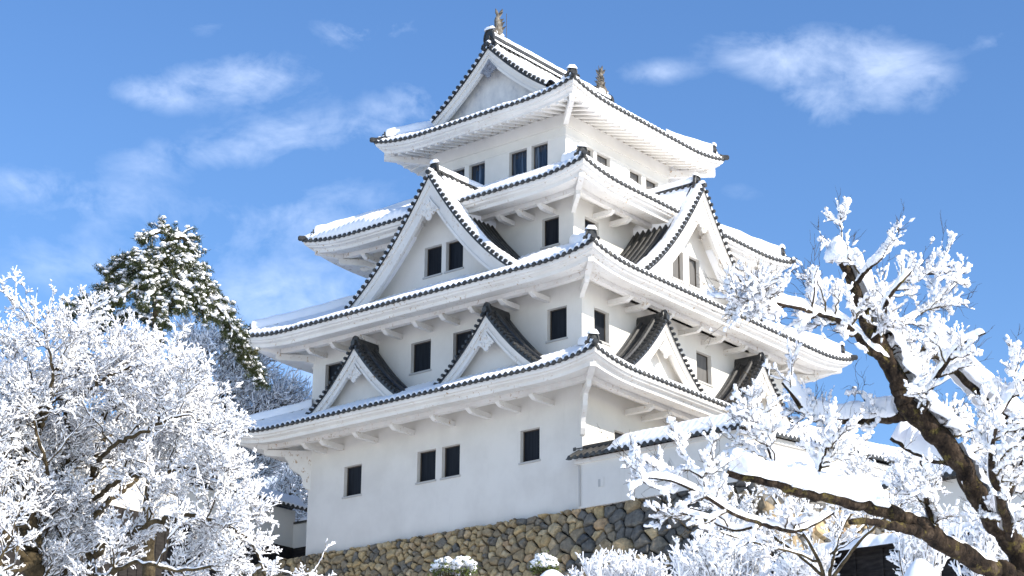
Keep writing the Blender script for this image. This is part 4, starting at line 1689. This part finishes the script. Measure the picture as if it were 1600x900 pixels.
def cherry(label, limbs, depth, seed, nums, scale=1.0, snow=0.0145, thin=1.0, group=None, extra_bias=None):
    rng = np.random.default_rng(seed)
    Ls = [limb(q, depth, wob=0.25, rng=rng) for q in limbs]
    for q in Ls:
        q[:, 3] *= thin
    tr, tw, sn = MB(), MB(), MB()
    big_limbs(tr, Ls, 9, 0.14)
    P0, R0 = stack(Ls)
    wgt = np.array([np.linalg.norm(np.diff(q[:, :3], axis=0), axis=1).sum() for q in Ls])
    n1, n2, n3, n4 = nums
    P1, R1 = sprout(P0, R0, n1 / len(Ls), 0.95 * scale, rng, up=0.30, spread=0.9, keep=0.6, lo=0.28, n=7, rmul=0.5, rmin=0.009, weight=wgt, curve=0.25, bias=extra_bias)
    P2, R2 = sprout(P1, R1, n2, 0.58 * scale, rng, up=0.22, spread=0.75, keep=0.7, lo=0.12, n=6, rmul=0.55, rmin=0.006)
    P3, R3 = sprout(P2, R2, n3, 0.23 * scale, rng, up=0.12, spread=0.7, keep=0.75, lo=0.1, n=5, rmul=0.6, rmin=0.0048)
    P4, R4 = sprout(P3, R3, n4, 0.085 * scale, rng, up=0.12, spread=0.75, keep=0.7, lo=0.1, n=4, rmul=0.7, rmin=0.0042)
    batch_tubes(tw, P1, R1, 5)
    batch_tubes(tw, P2, R2, 4)
    batch_tubes(tw, P3, R3, 3)
    batch_tubes(tw, P4, R4, 3)
    for q in Ls:
        if q[len(q) // 2, 3] < 0.13:
            limb_snow(sn, q[2:], snow * 2.2, 0.8, seed)
    snow_on(sn, P1, R1, rng, snow * 1.15, 6, 0.5, 0.18, sub=3, lift=0.9)
    snow_on(sn, P2, R2, rng, snow * 0.92, 5, 0.55, 0.22, sub=3, lift=0.9)
    snow_on(sn, P3, R3, rng, snow * 0.78, 5, 0.6, 0.32, lift=0.9)
    snow_on(sn, P4, R4, rng, snow * 0.92, 5, 0.6, 0.15, sub=1, lift=0.8, tip=0.6)
    b = Ls[0][0, :3].copy()
    return finish('cherry_tree', label, 'tree', tuple(b), tr, tw, sn, group=group)


cherry('snow laden cherry tree with one thick mottled trunk, left of the several stemmed one',
       [[(75, 1180, 26), (62, 1000, 24), (55, 900, 22), (42, 820, 19), (33, 765, 15), (28, 730, 11), (45, 700, 9), (60, 660, 8), (72, 615, 6), (90, 575, 4)],
        [(36, 780, 11), (10, 710, 9, -0.4), (-20, 640, 7, -0.7), (-35, 570, 5, -0.9)],
        [(44, 830, 9), (68, 780, 8, 0.5), (92, 745, 6, 0.8), (100, 690, 5, 1.0), (88, 640, 4, 1.1)],
        [(52, 890, 9), (20, 850, 8, -0.6), (-15, 800, 7, -1.0), (-40, 740, 5, -1.3)],
        [(50, 880, 7), (20, 890, 7, -1.2), (-20, 880, 6, -1.9)],
        [(60, 680, 5), (76, 630, 4, -0.5), (82, 580, 3, -0.8), (74, 540, 2, -1.0), (68, 512, 1, -1.0)],
        [(30, 740, 8), (8, 690, 7, 0.7), (14, 650, 6, 1.1), (2, 610, 4, 1.2), (8, 580, 3, 1.3)]],
       32.0, 21, (84, 8, 6.5, 4.2), scale=1.0, thin=0.8, extra_bias=FW * 0.35)
cherry('wide snow laden cherry tree with several thin stems and a low arching branch',
       [[(125, 1180, 18), (112, 1000, 16), (103, 900, 13), (95, 820, 11), (92, 760, 9), (105, 720, 8), (112, 680, 7), (103, 640, 6), (118, 590, 5), (140, 555, 4)],
        [(122, 1160, 15), (140, 1000, 13, 0.4), (142, 900, 11, 0.6), (140, 800, 10, 0.6), (143, 755, 9, 0.6), (150, 715, 8, 0.6), (158, 680, 7, 0.6), (166, 640, 6, 0.5), (190, 600, 5, 0.4), (205, 560, 4, 0.3)],
        [(138, 920, 9), (160, 856, 9, -0.6), (200, 832, 8, -1.0), (250, 815, 7, -1.3), (305, 806, 6, -1.5), (355, 822, 5, -1.6), (395, 852, 4, -1.6), (412, 892, 3, -1.6)],
        [(143, 810, 8), (188, 768, 8, 0.8), (220, 742, 7, 1.2), (258, 710, 6, 1.5), (285, 688, 5, 1.7), (305, 668, 4, 1.8), (318, 645, 3, 1.9)],
        [(146, 780, 7), (200, 745, 7, -0.5), (260, 738, 6, -0.8), (300, 732, 5, -1.0), (330, 742, 4, -1.1), (352, 755, 3, -1.2)],
        [(160, 690, 6), (205, 650, 5, 1.0), (232, 618, 4, 1.4), (252, 592, 3, 1.6)],
        [(152, 720, 6), (185, 690, 6, -0.8), (230, 672, 5, -1.2), (268, 652, 4, -1.4), (296, 648, 3, -1.5)],
        [(120, 640, 5), (150, 600, 5, -0.6), (185, 580, 4, -0.9), (215, 568, 3, -1.0)],
        [(138, 880, 8), (165, 900, 8, -1.2), (220, 880, 6, -1.7), (280, 892, 5, -1.9), (330, 885, 4, -2.0)],
        [(98, 800, 6), (75, 740, 6, -0.9), (62, 690, 5, -1.1), (50, 640, 4, -1.2)]],
       32.6, 22, (165, 8, 6.5, 4.2), scale=0.95, thin=0.55, extra_bias=FW * 0.22)


cherry('young snowy tree with thin bare stems standing behind the old leaning tree',
       [[(1292, 1080, 5), (1290, 950, 4), (1280, 880, 3.4), (1255, 835, 2.6), (1225, 800, 1.8), (1205, 775, 1.2)],
        [(1291, 960, 3.6), (1302, 870, 3), (1322, 815, 2.2, 0.4), (1345, 780, 1.5, 0.6), (1355, 755, 1, 0.8)],
        [(1290, 920, 3.4), (1340, 850, 2.8, -0.4), (1400, 795, 2.0, -0.8), (1450, 755, 1.2, -1.0)],
        [(1286, 900, 3), (1225, 850, 2.6, 0.5), (1165, 815, 2.0, 0.9), (1115, 795, 1.2, 1.1)],
        [(1300, 865, 2.6), (1370, 805, 2.2, 1.0), (1420, 755, 1.6, 1.5), (1440, 715, 1, 1.8)],
        [(1282, 880, 2.6), (1245, 865, 2.2, -0.8), (1180, 848, 1.8, -1.4), (1120, 830, 1.2, -1.8)]],
       46.0, 27, (64, 6, 5, 3.0), scale=0.8, snow=0.022, thin=0.9)


def bare_tree():
    rng = np.random.default_rng(5)
    depth = 94
    limbs = [[(345, 1010, 7), (350, 900, 6), (352, 800, 5), (350, 700, 4), (348, 620, 3), (346, 540, 1.5)],
             [(351, 780, 3), (380, 740, 2.5, 1), (415, 700, 2, 1.5), (450, 690, 1.2, 2)],
             [(352, 850, 3), (395, 815, 2.6, -1), (440, 785, 2, -1.5), (468, 760, 1.2, -2)],
             [(351, 870, 3), (400, 848, 2.6, 1), (440, 822, 2, 1.5), (470, 800, 1.2, 2)],
             [(350, 690, 3), (385, 650, 2, 0), (420, 640, 1.6, 0), (448, 632, 1.0, 0)],
             [(349, 640, 2.5), (375, 600, 2, 0.8), (392, 565, 1.2, 1.2)],
             [(349, 660, 2.5), (325, 600, 2, -0.8), (318, 545, 1.2, -1.2)],
             [(351, 760, 2.8), (320, 700, 2.2, 1.5), (300, 650, 1.4, 2.2)]]
    Ls = [limb(q, depth, wob=0.2, rng=rng) for q in limbs]
    tr, tw, sn = MB(), MB(), MB()
    big_limbs(tr, Ls, 7, 0.12)
    P0, R0 = stack(Ls)
    P1, R1 = sprout(P0, R0, 34, 1.9, rng, up=0.12, spread=0.9, keep=0.7, lo=0.15, n=7, rmul=0.6, rmin=0.022, curve=0.2)
    P2, R2 = sprout(P1, R1, 8, 1.1, rng, up=0.1, spread=0.6, keep=0.9, lo=0.1, n=6, rmul=0.65, rmin=0.016)
    P3, R3 = sprout(P2, R2, 6, 0.55, rng, up=0.05, spread=0.6, keep=0.9, lo=0.1, n=4, rmul=0.7, rmin=0.012)
    for P, Rr, k in ((P1, R1, 5), (P2, R2, 3), (P3, R3, 3)):
        batch_tubes(tw, P, Rr, k)
    snow_on(sn, P1, R1, rng, 0.045, 5, 0.5, 0.3)
    snow_on(sn, P2, R2, rng, 0.036, 5, 0.5, 0.4)
    snow_on(sn, P3, R3, rng, 0.030, 4, 0.5, 0.45, sub=1)
    finish('bare_tree', 'bare frosted tree standing in the blue shade behind the left end of the keep', 'tree', tuple(Ls[0][0, :3]), tr, tw, sn, wm='twig')


bare_tree()


def pine():
    rng = np.random.default_rng(9)
    depth = 62
    limbs = [[(228, 1250, 12), (232, 1000, 11), (236, 700, 9.5), (240, 560, 8.5), (246, 480, 7.5), (256, 420, 6), (262, 380, 4), (264, 352, 2)],
             [(258, 412, 4), (290, 405, 4, -0.6), (320, 440, 3.5, -1), (350, 490, 3, -1.2), (378, 540, 2.6, -1.4), (395, 575, 2, -1.4), (412, 602, 1.4, -1.4)],
             [(250, 450, 5), (285, 470, 4.5, 0.6), (315, 485, 4, 0.8), (345, 500, 3, 1.0), (365, 520, 2, 1.1)],
             [(252, 440, 5), (215, 440, 4, -0.8), (175, 462, 3.4, -1.2), (140, 480, 2.6, -1.4), (105, 492, 1.6, -1.4)],
             [(260, 392, 4), (228, 400, 3.4, 0.6), (195, 412, 2.8, 1.0), (170, 425, 1.8, 1.1)],
             [(262, 375, 3), (285, 372, 2.6, 0.4), (305, 392, 1.6, 0.6)],
             [(263, 362, 2.2), (240, 366, 2, -0.4), (225, 376, 1.2, -0.5)],
             [(256, 425, 4), (240, 430, 3.6, -1.4), (200, 455, 3, -2.0), (165, 490, 2.2, -2.3), (125, 515, 1.4, -2.3)],
             [(256, 420, 4), (275, 425, 3.4, -1.4), (300, 455, 3, -2), (325, 500, 2, -2.2)],
             [(262, 385, 3), (278, 400, 3, -1.0), (300, 425, 2, -1.4), (318, 455, 1.4, -1.5)],
             [(256, 420, 3.4), (250, 432, 3, -1.4), (238, 455, 2.4, -2.2), (222, 480, 1.6, -2.6)],
             [(257, 415, 3.4), (264, 430, 3, -1.4), (276, 455, 2.4, -2.2), (288, 482, 1.6, -2.6)],
             [(252, 440, 3.4), (256, 458, 3, -1.6), (258, 480, 2.4, -2.4), (256, 505, 1.6, -2.8)],
             [(260, 392, 3), (252, 402, 2.6, -1.0), (240, 418, 2, -1.6), (228, 436, 1.4, -1.8)],
             [(260, 390, 3), (272, 402, 2.6, -1.0), (284, 420, 2, -1.5), (292, 440, 1.4, -1.7)],
             [(252, 445, 4), (300, 455, 3.4, -1.0), (340, 480, 2.8, -1.6), (366, 520, 2, -1.8), (390, 560, 1.4, -1.8)],
             [(259, 400, 3.4), (240, 402, 3, -0.8), (215, 418, 2.4, -1.2), (190, 440, 1.6, -1.3)],
             [(255, 430, 4), (225, 425, 3.4, 1.0), (190, 440, 2.8, 1.5), (150, 462, 2, 1.8), (118, 480, 1.4, 1.9)],
             [(254, 435, 4), (295, 440, 3.4, 1.0), (330, 470, 2.8, 1.3), (352, 500, 2, 1.4), (372, 545, 1.4, 1.4)],
             [(244, 500, 5), (205, 490, 4, 1.0), (160, 510, 3, 1.4), (120, 520, 2, 1.6)]]
    Ls = [limb(q, depth, wob=0.2, rng=rng) for q in limbs]
    tr, tw, sn = MB(), MB(), MB()
    big_limbs(tr, Ls, 8, 0.15)
    P0, R0 = stack(Ls[1:])
    wgt = np.array([np.linalg.norm(np.diff(q[:, :3], axis=0), axis=1).sum() for q in Ls[1:]])
    P1, R1 = sprout(P0, R0, 36, 0.46, rng, up=0.05, spread=0.75, keep=0.75, lo=0.10, n=5, rmul=0.5, rmin=0.012, droop=0.18, weight=wgt)
    top = Ls[0][-16:, :][None]
    P1b, R1b = sprout(top[..., :3], top[..., 3], 44, 0.30, rng, up=-0.1, spread=0.9, keep=0.1, lo=0.0, n=5, rmul=0.5, rmin=0.012, droop=0.1)
    P1 = np.concatenate([P1, P1b])
    R1 = np.concatenate([R1, R1b])
    batch_tubes(tr, P1, R1, 4)
    # needle tufts along the side shoots
    tips = np.concatenate([P1[:, k] for k in (1, 2, 3, 4)])
    tips = tips + rng.normal(0, 0.06, tips.shape)
    nb = 40
    N = len(tips)
    dirs = unit(rng.normal(0, 1, (N, nb, 3)) + np.array([0, 0, 0.35]))
    Ln = rng.uniform(0.07, 0.16, (N, nb, 1))
    side = unit(np.cross(dirs, rng.normal(0, 1, (N, nb, 3)))) * 0.011
    c = tips[:, None] + rng.normal(0, 0.045, (N, nb, 3))
    A, B, Cc = c - side, c + side, c + dirs * Ln
    V = np.stack([A, B, Cc], 2).reshape(-1, 3)
    tw.tris(V, np.arange(len(V)).reshape(-1, 3))
    # snow pads on the upper side
    sel = rng.random(N) < 0.55
    pads = tips[sel] + np.array([0, 0, 0.09]) + rng.normal(0, 0.04, (sel.sum(), 3))
    blobs(sn, pads, rng.uniform(0.03, 0.11, len(pads)), rng, 0.45)
    snow_on(sn, P1, R1, rng, 0.042, 6, 0.5, 0.2, lift=1.3, flat=0.7)
    for q in Ls[1:]:
        limb_snow(sn, q, 0.13, 2.4, 3)
    t = thing('pine_tree', tuple(Ls[0][0, :3]), 'tall dark green pine loaded with snow above the cherry blossoms of snow', 'tree')
    t['label'] = 'tall dark green pine with snow on drooping boughs rising behind the cherry trees'
    tr.build('trunk', MT['bark_young'], t, smooth=True)
    tw.build('needles', MT['needles'], t)
    sn.build('snow', MT['snow_twig'], t, smooth=True)


pine()


def old_tree():
    rng = np.random.default_rng(17)
    D = 24.0
    A = [(1760, 1270, 62), (1690, 1120, 45), (1640, 985, 34), (1606, 900, 28), (1582, 850, 25), (1556, 812, 23), (1528, 772, 21), (1503, 735, 21), (1482, 700, 22), (1446, 662, 22), (1414, 626, 21), (1397, 582, 18), (1377, 540, 15), (1354, 500, 11), (1328, 430, 9), (1314, 404, 8.5)]
    Bm = [(1650, 1010, 30), (1600, 925, 24, -0.1), (1567, 897, 19, -0.2), (1539, 884, 16, -0.4), (1495, 861, 15, -0.6), (1448, 826, 15, -0.8), (1409, 808, 13, -1.0), (1380, 797, 12, -1.1), (1337, 787, 11.5, -1.2), (1308, 779, 11, -1.3), (1250, 767, 10, -1.4), (1195, 750, 8.5, -1.5), (1137, 737, 7.5, -1.5)]
    B2 = [(1452, 832, 11, -0.9), (1423, 828, 9, -1.1), (1380, 819, 7, -1.4), (1345, 814, 5.5, -1.6), (1328, 816, 4.5, -1.7)]
    Cm = [(1386, 562, 9), (1357, 545, 6.5, -0.2), (1334, 519, 5.5, -0.4), (1308, 499, 4.8, -0.7), (1280, 491, 4.2, -0.9), (1240, 479, 3.5, -1.2), (1195, 472, 2.8, -1.4), (1155, 470, 2, -1.5)]
    Dm = [(1720, 830, 12, 2.0), (1640, 722, 8, 1.9), (1590, 672, 7, 1.8), (1535, 622, 6, 1.6), (1490, 577, 5.5, 1.5), (1462, 553, 6, 1.5), (1440, 546, 5, 1.5)]
    E1 = [(1482, 722, 7), (1445, 712, 6, 0.6), (1415, 698, 5.5, 0.9), (1392, 684, 4, 1.0)]
    F = [(1428, 648, 9), (1390, 655, 7, 0.3), (1340, 657, 6, 0.4), (1290, 656, 5.5, 0.4), (1262, 648, 4, 0.3), (1238, 618, 2.5, 0.2), (1222, 598, 1.6, 0.2)]
    K = [(1300, 800, 5, -1.2), (1245, 828, 4.5, -1.8), (1190, 818, 4, -2.3), (1140, 800, 3.4, -2.7), (1095, 772, 2.8, -3.0), (1050, 752, 2.2, -3.1), (1008, 746, 1.5, -3.2)]
    K2 = [(1190, 818, 3, -2.3), (1150, 828, 2.6, -2.2), (1105, 812, 2, -2.1), (1060, 800, 1.5, -2.0)]
    K3 = [(1140, 800, 3, -2.7), (1110, 770, 2.4, -2.9), (1095, 745, 2, -3.0), (1078, 735, 1.4, -3.0)]
    G1 = [(1376, 532, 4), (1380, 500, 3.4, -0.3), (1388, 468, 3, -0.4), (1405, 445, 2.4, -0.5), (1424, 424, 1.6, -0.5)]
    G2 = [(1380, 530, 4), (1413, 504, 3, 0.4), (1440, 486, 2.4, 0.6), (1469, 468, 1.6, 0.7), (1500, 437, 1, 0.8)]
    G3 = [(1352, 490, 4), (1378, 462, 3, 0.3), (1402, 445, 2.4, 0.4), (1430, 430, 2, 0.4), (1458, 428, 1.4, 0.4), (1476, 426, 1, 0.4)]
    G4 = [(1335, 448, 3.4), (1358, 420, 2.6, -0.2), (1374, 405, 2.0, -0.2), (1382, 392, 1.4, -0.2), (1388, 384, 1, -0.2)]
    G5 = [(1440, 655, 6), (1452, 610, 4.5, -0.4), (1474, 575, 3.4, -0.6), (1500, 540, 2.2, -0.7), (1540, 520, 1.3, -0.8)]
    G6 = [(1510, 742, 8), (1535, 690, 6, 0.5), (1562, 645, 4.5, 0.8), (1600, 590, 3, 1.0), (1630, 540, 1.5, 1.1)]
    G7 = [(1320, 414, 3), (1318, 395, 2.4, 0.2), (1304, 384, 1.4, 0.2)]
    H1 = [(1218, 760, 2.4, -1.3), (1205, 715, 2.0, -1.3), (1192, 680, 1.6, -1.3), (1178, 645, 1.0, -1.3)]
    H2 = [(1268, 772, 3.2, -1.3), (1280, 735, 2.6, -1.3), (1292, 700, 2.2, -1.3), (1303, 680, 1.4, -1.3)]
    I1 = [(1556, 812, 9), (1580, 760, 6, -0.6), (1605, 715, 4.5, -0.9), (1640, 650, 3, -1.0)]
    I2 = [(1470, 842, 6, -0.7), (1452, 800, 4, -0.8), (1442, 760, 3, -1.0), (1440, 720, 2, -1.1)]
    I3 = [(1582, 850, 9), (1560, 770, 6, -0.8), (1548, 720, 4, -1.0), (1556, 670, 2.4, -1.1)]
    A = [(u_, v_, r_ * (0.76 if v_ > 560 else 0.95)) for u_, v_, r_ in A]
    L0 = [A, Bm, B2, Cm, Dm, E1, F, K, K2, K3, I3, G1, G2, G3, G4, G5, G6, G7, H1, H2, I1, I2]
    Ls = [limb(q, D, wob=0.12, rng=rng) for q in L0]
    tr, tw, sn = MB(), MB(), MB()
    big_limbs(tr, Ls[:2] + [Ls[4]], 16, 0.20)
    big_limbs(tr, Ls[2:4] + Ls[5:], 9, 0.2)
    # snow on the limbs
    m = D / FPX
    limb_snow(sn, Ls[1][40:], 31 * m, 1.4, 1, 14, lean=(0, 0, 0.3))
    limb_snow(sn, Ls[1][14:36], 11 * m, 0.8, 11, 12, lean=(0, 0, 0.3))
    limb_snow(sn, Ls[3], 13 * m, 1.3, 3)
    limb_snow(sn, Ls[4][6:], 42 * m, 4.2, 4, 14, lean=RT * 0.3)
    limb_snow(sn, Ls[5], 30 * m, 1.5, 5)
    limb_snow(sn, Ls[6][4:], 26 * m, 2.0, 6)
    limb_snow(sn, Ls[7], 9 * m, 1.5, 7)
    limb_snow(sn, Ls[8], 8 * m, 1.5, 7)
    # snow plastered along the upper right side of the leaning trunk
    tq = Ls[0].copy()
    n_ = len(tq)
    tq[:, :3] += (RT * 0.75 + UP * 0.45) * tq[:, 3:4]
    tq[:, 3] *= 0.75
    limb_snow(sn, tq[int(n_ * 0.66):], 26 * m, 1.9, 8, 12, lean=RT * 0.6)
    limb_snow(sn, tq[int(n_ * 0.50):int(n_ * 0.66)], 10 * m, 0.9, 18, 10, lean=RT * 0.6)
    # caps on the sawn ends
    blobs(sn, np.array([at(1309, 389, D), at(1318, 398, D), at(1300, 398, D - 0.05)]), np.array([20, 17, 13]) * m, rng, 0.95)
    blobs(sn, np.array([at(1150, 716, D - 1.5), at(1172, 722, D - 1.5)]), np.array([17, 18]) * m, rng, 0.8)
    for q in Ls[9:]:
        limb_snow(sn, q[3:], 10 * m, 1.7, 9)
    # shoots and twigs
    idx = [3, 4] + list(range(6, len(Ls)))
    P0, R0 = stack([Ls[i] for i in idx])
    w = np.array([np.linalg.norm(np.diff(Ls[i][:, :3], axis=0), axis=1).sum() for i in idx])
    w[0] *= 2.2
    w[3] *= 1.0
    w[4] *= 0.9
    names = [3, 4] + list(range(6, len(Ls)))
    for i_, f_ in ((18, 1.6), (19, 1.6), (6, 1.0)):
        w[names.index(i_)] *= f_
    P1, R1 = sprout(P0, R0, 8, 0.44, rng, up=0.12, spread=0.8, keep=0.7, lo=0.15, n=7, rmul=0.6, rmin=0.0055, weight=w, curve=0.2)
    tk = Ls[0][int(n_ * 0.50):int(n_ * 0.93)][None]
    P1t, R1t = sprout(tk[..., :3], tk[..., 3] * 0.3, 22, 0.55, rng, up=0.30, spread=0.55, keep=0.1, lo=0.0, n=7, rmul=0.5, rmin=0.008, bias=RT * 1.0 + FW * 0.35)
    P1 = np.concatenate([P1, P1t])
    R1 = np.concatenate([R1, R1t])
    P2, R2 = sprout(P1, R1, 4.5, 0.30, rng, up=0.20, spread=0.7, keep=0.8, lo=0.15, n=6, rmul=0.65, rmin=0.005)
    P3, R3 = sprout(P2, R2, 3.0, 0.17, rng, up=0.2, spread=0.7, keep=0.8, lo=0.15, n=5, rmul=0.7, rmin=0.0035)
    tipsC = np.concatenate([P2[:, -1], P2[::2, 3], P1[:, -1]]) + np.array([0, 0, 0.02])
    tipsC = tipsC[rng.random(len(tipsC)) < 0.42]
    blobs(sn, tipsC, rng.uniform(0.016, 0.05, len(tipsC)) ** 1.0, rng, 0.85)
    # long bare whips
    P4, R4 = sprout(P1, R1, 1.6, 0.55, rng, up=0.2, spread=0.5, keep=1.0, lo=0.6, n=7, rmul=0.5, rmin=0.0035)
    P5, R5 = sprout(P4, R4, 4.0, 0.2, rng, up=0.1, spread=0.6, keep=0.9, lo=0.2, n=5, rmul=0.7, rmin=0.003)
    batch_tubes(tw, P1, R1, 6)
    for P, Rr in ((P2, R2), (P3, R3), (P4, R4), (P5, R5)):
        batch_tubes(tw, P, Rr, 4)
    snow_on(sn, P1, R1, rng, 0.036, 8, 0.45, 0.18, sub=4, lift=0.95)
    snow_on(sn, P2, R2, rng, 0.029, 8, 0.5, 0.22, sub=3, lift=0.95)
    pick = rng.random(len(P3)) < 0.65
    snow_on(sn, P3[pick], R3[pick], rng, 0.021, 6, 0.5, 0.30, sub=2, lift=0.95)
    pick = rng.random(len(P5)) < 0.12
    snow_on(sn, P5[pick], R5[pick], rng, 0.022, 6, 0.5, 0.5, sub=1)
    finish('old_tree', 'old leaning tree with mossy dark bark and sawn limbs under thick clumps of snow', 'tree', tuple(Ls[0][0, :3]), tr, tw, sn, tm='bark', wm='twig')


old_tree()


def twig_shrub(label, u0, u1, vtop, depth, seed, n=46, snow=0.035, reach=1.1):
    """low bush of upright snowy twigs between two bearings"""
    rng = np.random.default_rng(seed)
    base = at((u0 + u1) / 2, 925, depth)
    halfw = abs(u1 - u0) / 2 * depth / FPX
    Ls = []
    for i in range(n):
        a = rng.uniform(-1, 1)
        p = base + RT * a * halfw * 0.55 + np.array([FW[0], FW[1], 0]) * rng.uniform(-0.7, 0.7)
        p[2] -= 0.6
        top = at(u0 + (a * 0.5 + 0.5) * (u1 - u0) + rng.normal(0, 8), vtop + rng.uniform(0, 34) + 18 * abs(a), depth) + np.array([FW[0], FW[1], 0]) * rng.uniform(-0.9, 0.9)
        mid = (p + top) / 2 + rng.normal(0, 0.12, 3)
        Ls.append(resample([[*p, 0.02], [*mid, 0.014], [*top, 0.006]], 8))
    tr, tw, sn = MB(), MB(), MB()
    P0, R0 = np.array(Ls)[..., :3], np.array(Ls)[..., 3]
    batch_tubes(tr, P0, R0, 5)
    P1, R1 = sprout(P0, R0, 7, 0.5 * reach, rng, up=0.35, spread=0.7, keep=0.7, lo=0.3, n=5, rmul=0.6, rmin=0.008)
    P2, R2 = sprout(P1, R1, 6, 0.24 * reach, rng, up=0.25, spread=0.8, keep=0.7, lo=0.15, n=4, rmul=0.7, rmin=0.006)
    batch_tubes(tw, P1, R1, 4)
    batch_tubes(tw, P2, R2, 3)
    snow_on(sn, P0, R0, rng, snow, 5, 0.5, 0.2)
    snow_on(sn, P1, R1, rng, snow * 1.05, 6, 0.5, 0.12)
    snow_on(sn, P2, R2, rng, snow * 0.9, 5, 0.5, 0.12, sub=1)
    t = thing('snowy_shrub', tuple(base), label, 'shrub', 'snow covered shrubs below the wall')
    tr.build('stems', MT['twig'], t, smooth=True)
    tw.build('twigs', MT['twig'], t, smooth=True)
    sn.build('snow', MT['snow_twig'], t, smooth=True)


twig_shrub('twiggy snow covered shrub below the grey stones, left of the wooden stakes', 885, 1040, 868, 64, 31, 50)
twig_shrub('wide twiggy snow covered shrub in front of the two wooden stakes', 1050, 1215, 840, 62, 32, 70)
twig_shrub('twiggy snow covered shrub against the dark board fence, right of the stakes', 1225, 1300, 856, 60, 33, 34)
twig_shrub('snow covered shrub with stiff twigs under the low limb of the old tree', 1405, 1470, 800, 56, 34, 34)
twig_shrub('snow covered shrub in the bottom right corner behind the trunk of the old tree', 1500, 1620, 800, 50, 35, 50)


def leaf_shrub(label, u, v, rx, rz, depth, seed):
    """evergreen bush with snow lying on its leaves"""
    rng = np.random.default_rng(seed)
    c = at(u, v, depth)
    a = rx * depth / FPX
    h = rz * depth / FPX
    N = 300
    d = unit(rng.normal(0, 1, (N, 3)))
    d[:, 2] = np.abs(d[:, 2]) * 1.1 - 0.25
    q = c + d * np.array([a, a, h]) * rng.uniform(0.45, 1.0, (N, 1)) * (0.55 + 0.9 * fnoise(d * 1.0, 1.6, seed, 2))[:, None]
    st, lf, sn = MB(), MB(), MB()
    root = c - np.array([0, 0, h + 1.2])
    P = np.stack([np.repeat(root[None], 60, 0), (root + q[:60]) / 2 + rng.normal(0, 0.08, (60, 3)), q[:60]], 1)
    batch_tubes(st, P, np.array([[0.02, 0.012, 0.006]] * 60), 4)
    L = 6
    n1 = unit(rng.normal(0, 1, (N, L, 3)) + d[:, None] * 0.8)
    s1 = unit(np.cross(n1, rng.normal(0, 1, (N, L, 3))))
    p = q[:, None] + rng.normal(0, 0.06, (N, L, 3))
    ln, wd = 0.085, 0.028
    V = np.stack([p, p + n1 * ln * 0.5 + s1 * wd, p + n1 * ln, p + n1 * ln * 0.5 - s1 * wd], 2).reshape(-1, 3)
    lf.add(V, np.arange(len(V)).reshape(-1, 4))
    sel = (d[:, 2] > -0.05) & (rng.random(N) < 0.7)
    blobs(sn, q[sel] + [0, 0, 0.05], rng.uniform(0.04, 0.16, sel.sum()), rng, 0.6)
    t = thing('evergreen_shrub', tuple(root), label, 'shrub', 'snow covered shrubs below the wall')
    st.build('stems', MT['twig'], t, smooth=True)
    lf.build('leaves', MT['leaf'], t)
    sn.build('snow', MT['snow_twig'], t, smooth=True)


leaf_shrub('round green leaved shrub with a full cap of snow below the brown stones, leftmost shrub', 702, 893, 38, 22, 65, 41)
leaf_shrub('small upright green leaved shrub with little snow against the middle of the stone wall', 852, 888, 20, 22, 65, 42)


def mound(label, u, v, rx, rz, depth, seed):
    c = at(u, v, depth)
    a, h = rx * depth / FPX, rz * depth / FPX
    g = np.linspace(-1.6, 1.6, 28)
    X, Y = np.meshgrid(g, g, indexing='ij')
    r2 = X ** 2 + Y ** 2
    Z = np.exp(-r2 * 1.4) * (h + 1.0) - 1.0
    P = np.stack([c[0] + X * a, c[1] + Y * a, c[2] + Z - h], -1)
    P[..., 2] += 0.12 * (fnoise(P, 1.5, seed) - 0.5)
    P[..., 2] -= np.clip(r2 - 1.5, 0, 3) * 0.8
    m = MB()
    m.grid(P)
    o = m.build('snow_bank', MT['snow'], smooth=True, loc=tuple(c - [0, 0, h + 1]))
    tag(o, label, 'snow bank', kind='structure')


mound('smooth snow bank between the shrubs at the foot of the wall', 862, 890, 55, 14, 62, 1)
mound('smooth rounded snow bank under the old tree', 1437, 874, 60, 30, 40, 2)
mound('low snow bank at the foot of the wall near the left shrub', 690, 902, 60, 14, 63, 3)


def stakes():
    for k, (pts, lab) in enumerate((([(1128, 862), (1115, 822)], 'thick leaning wooden stake standing in the snowy shrub, left of the thin one'),
                                     ([(1146, 850), (1153, 822)], 'thin leaning wooden stake standing in the snowy shrub, right of the thick one'))):
        a, b = at(*pts[0], 63.5), at(*pts[1], 63.5)
        a = a + (a - b) * 2.2
        m = MB()
        r = 0.075 if k == 0 else 0.05
        m.tube([a, (a + b) / 2, b], [r, r, r * 0.95], 9)
        o = m.build('wooden_stake', MT['timber'], loc=tuple(a))
        tag(o, lab, 'stake', 'wooden stakes')


stakes()
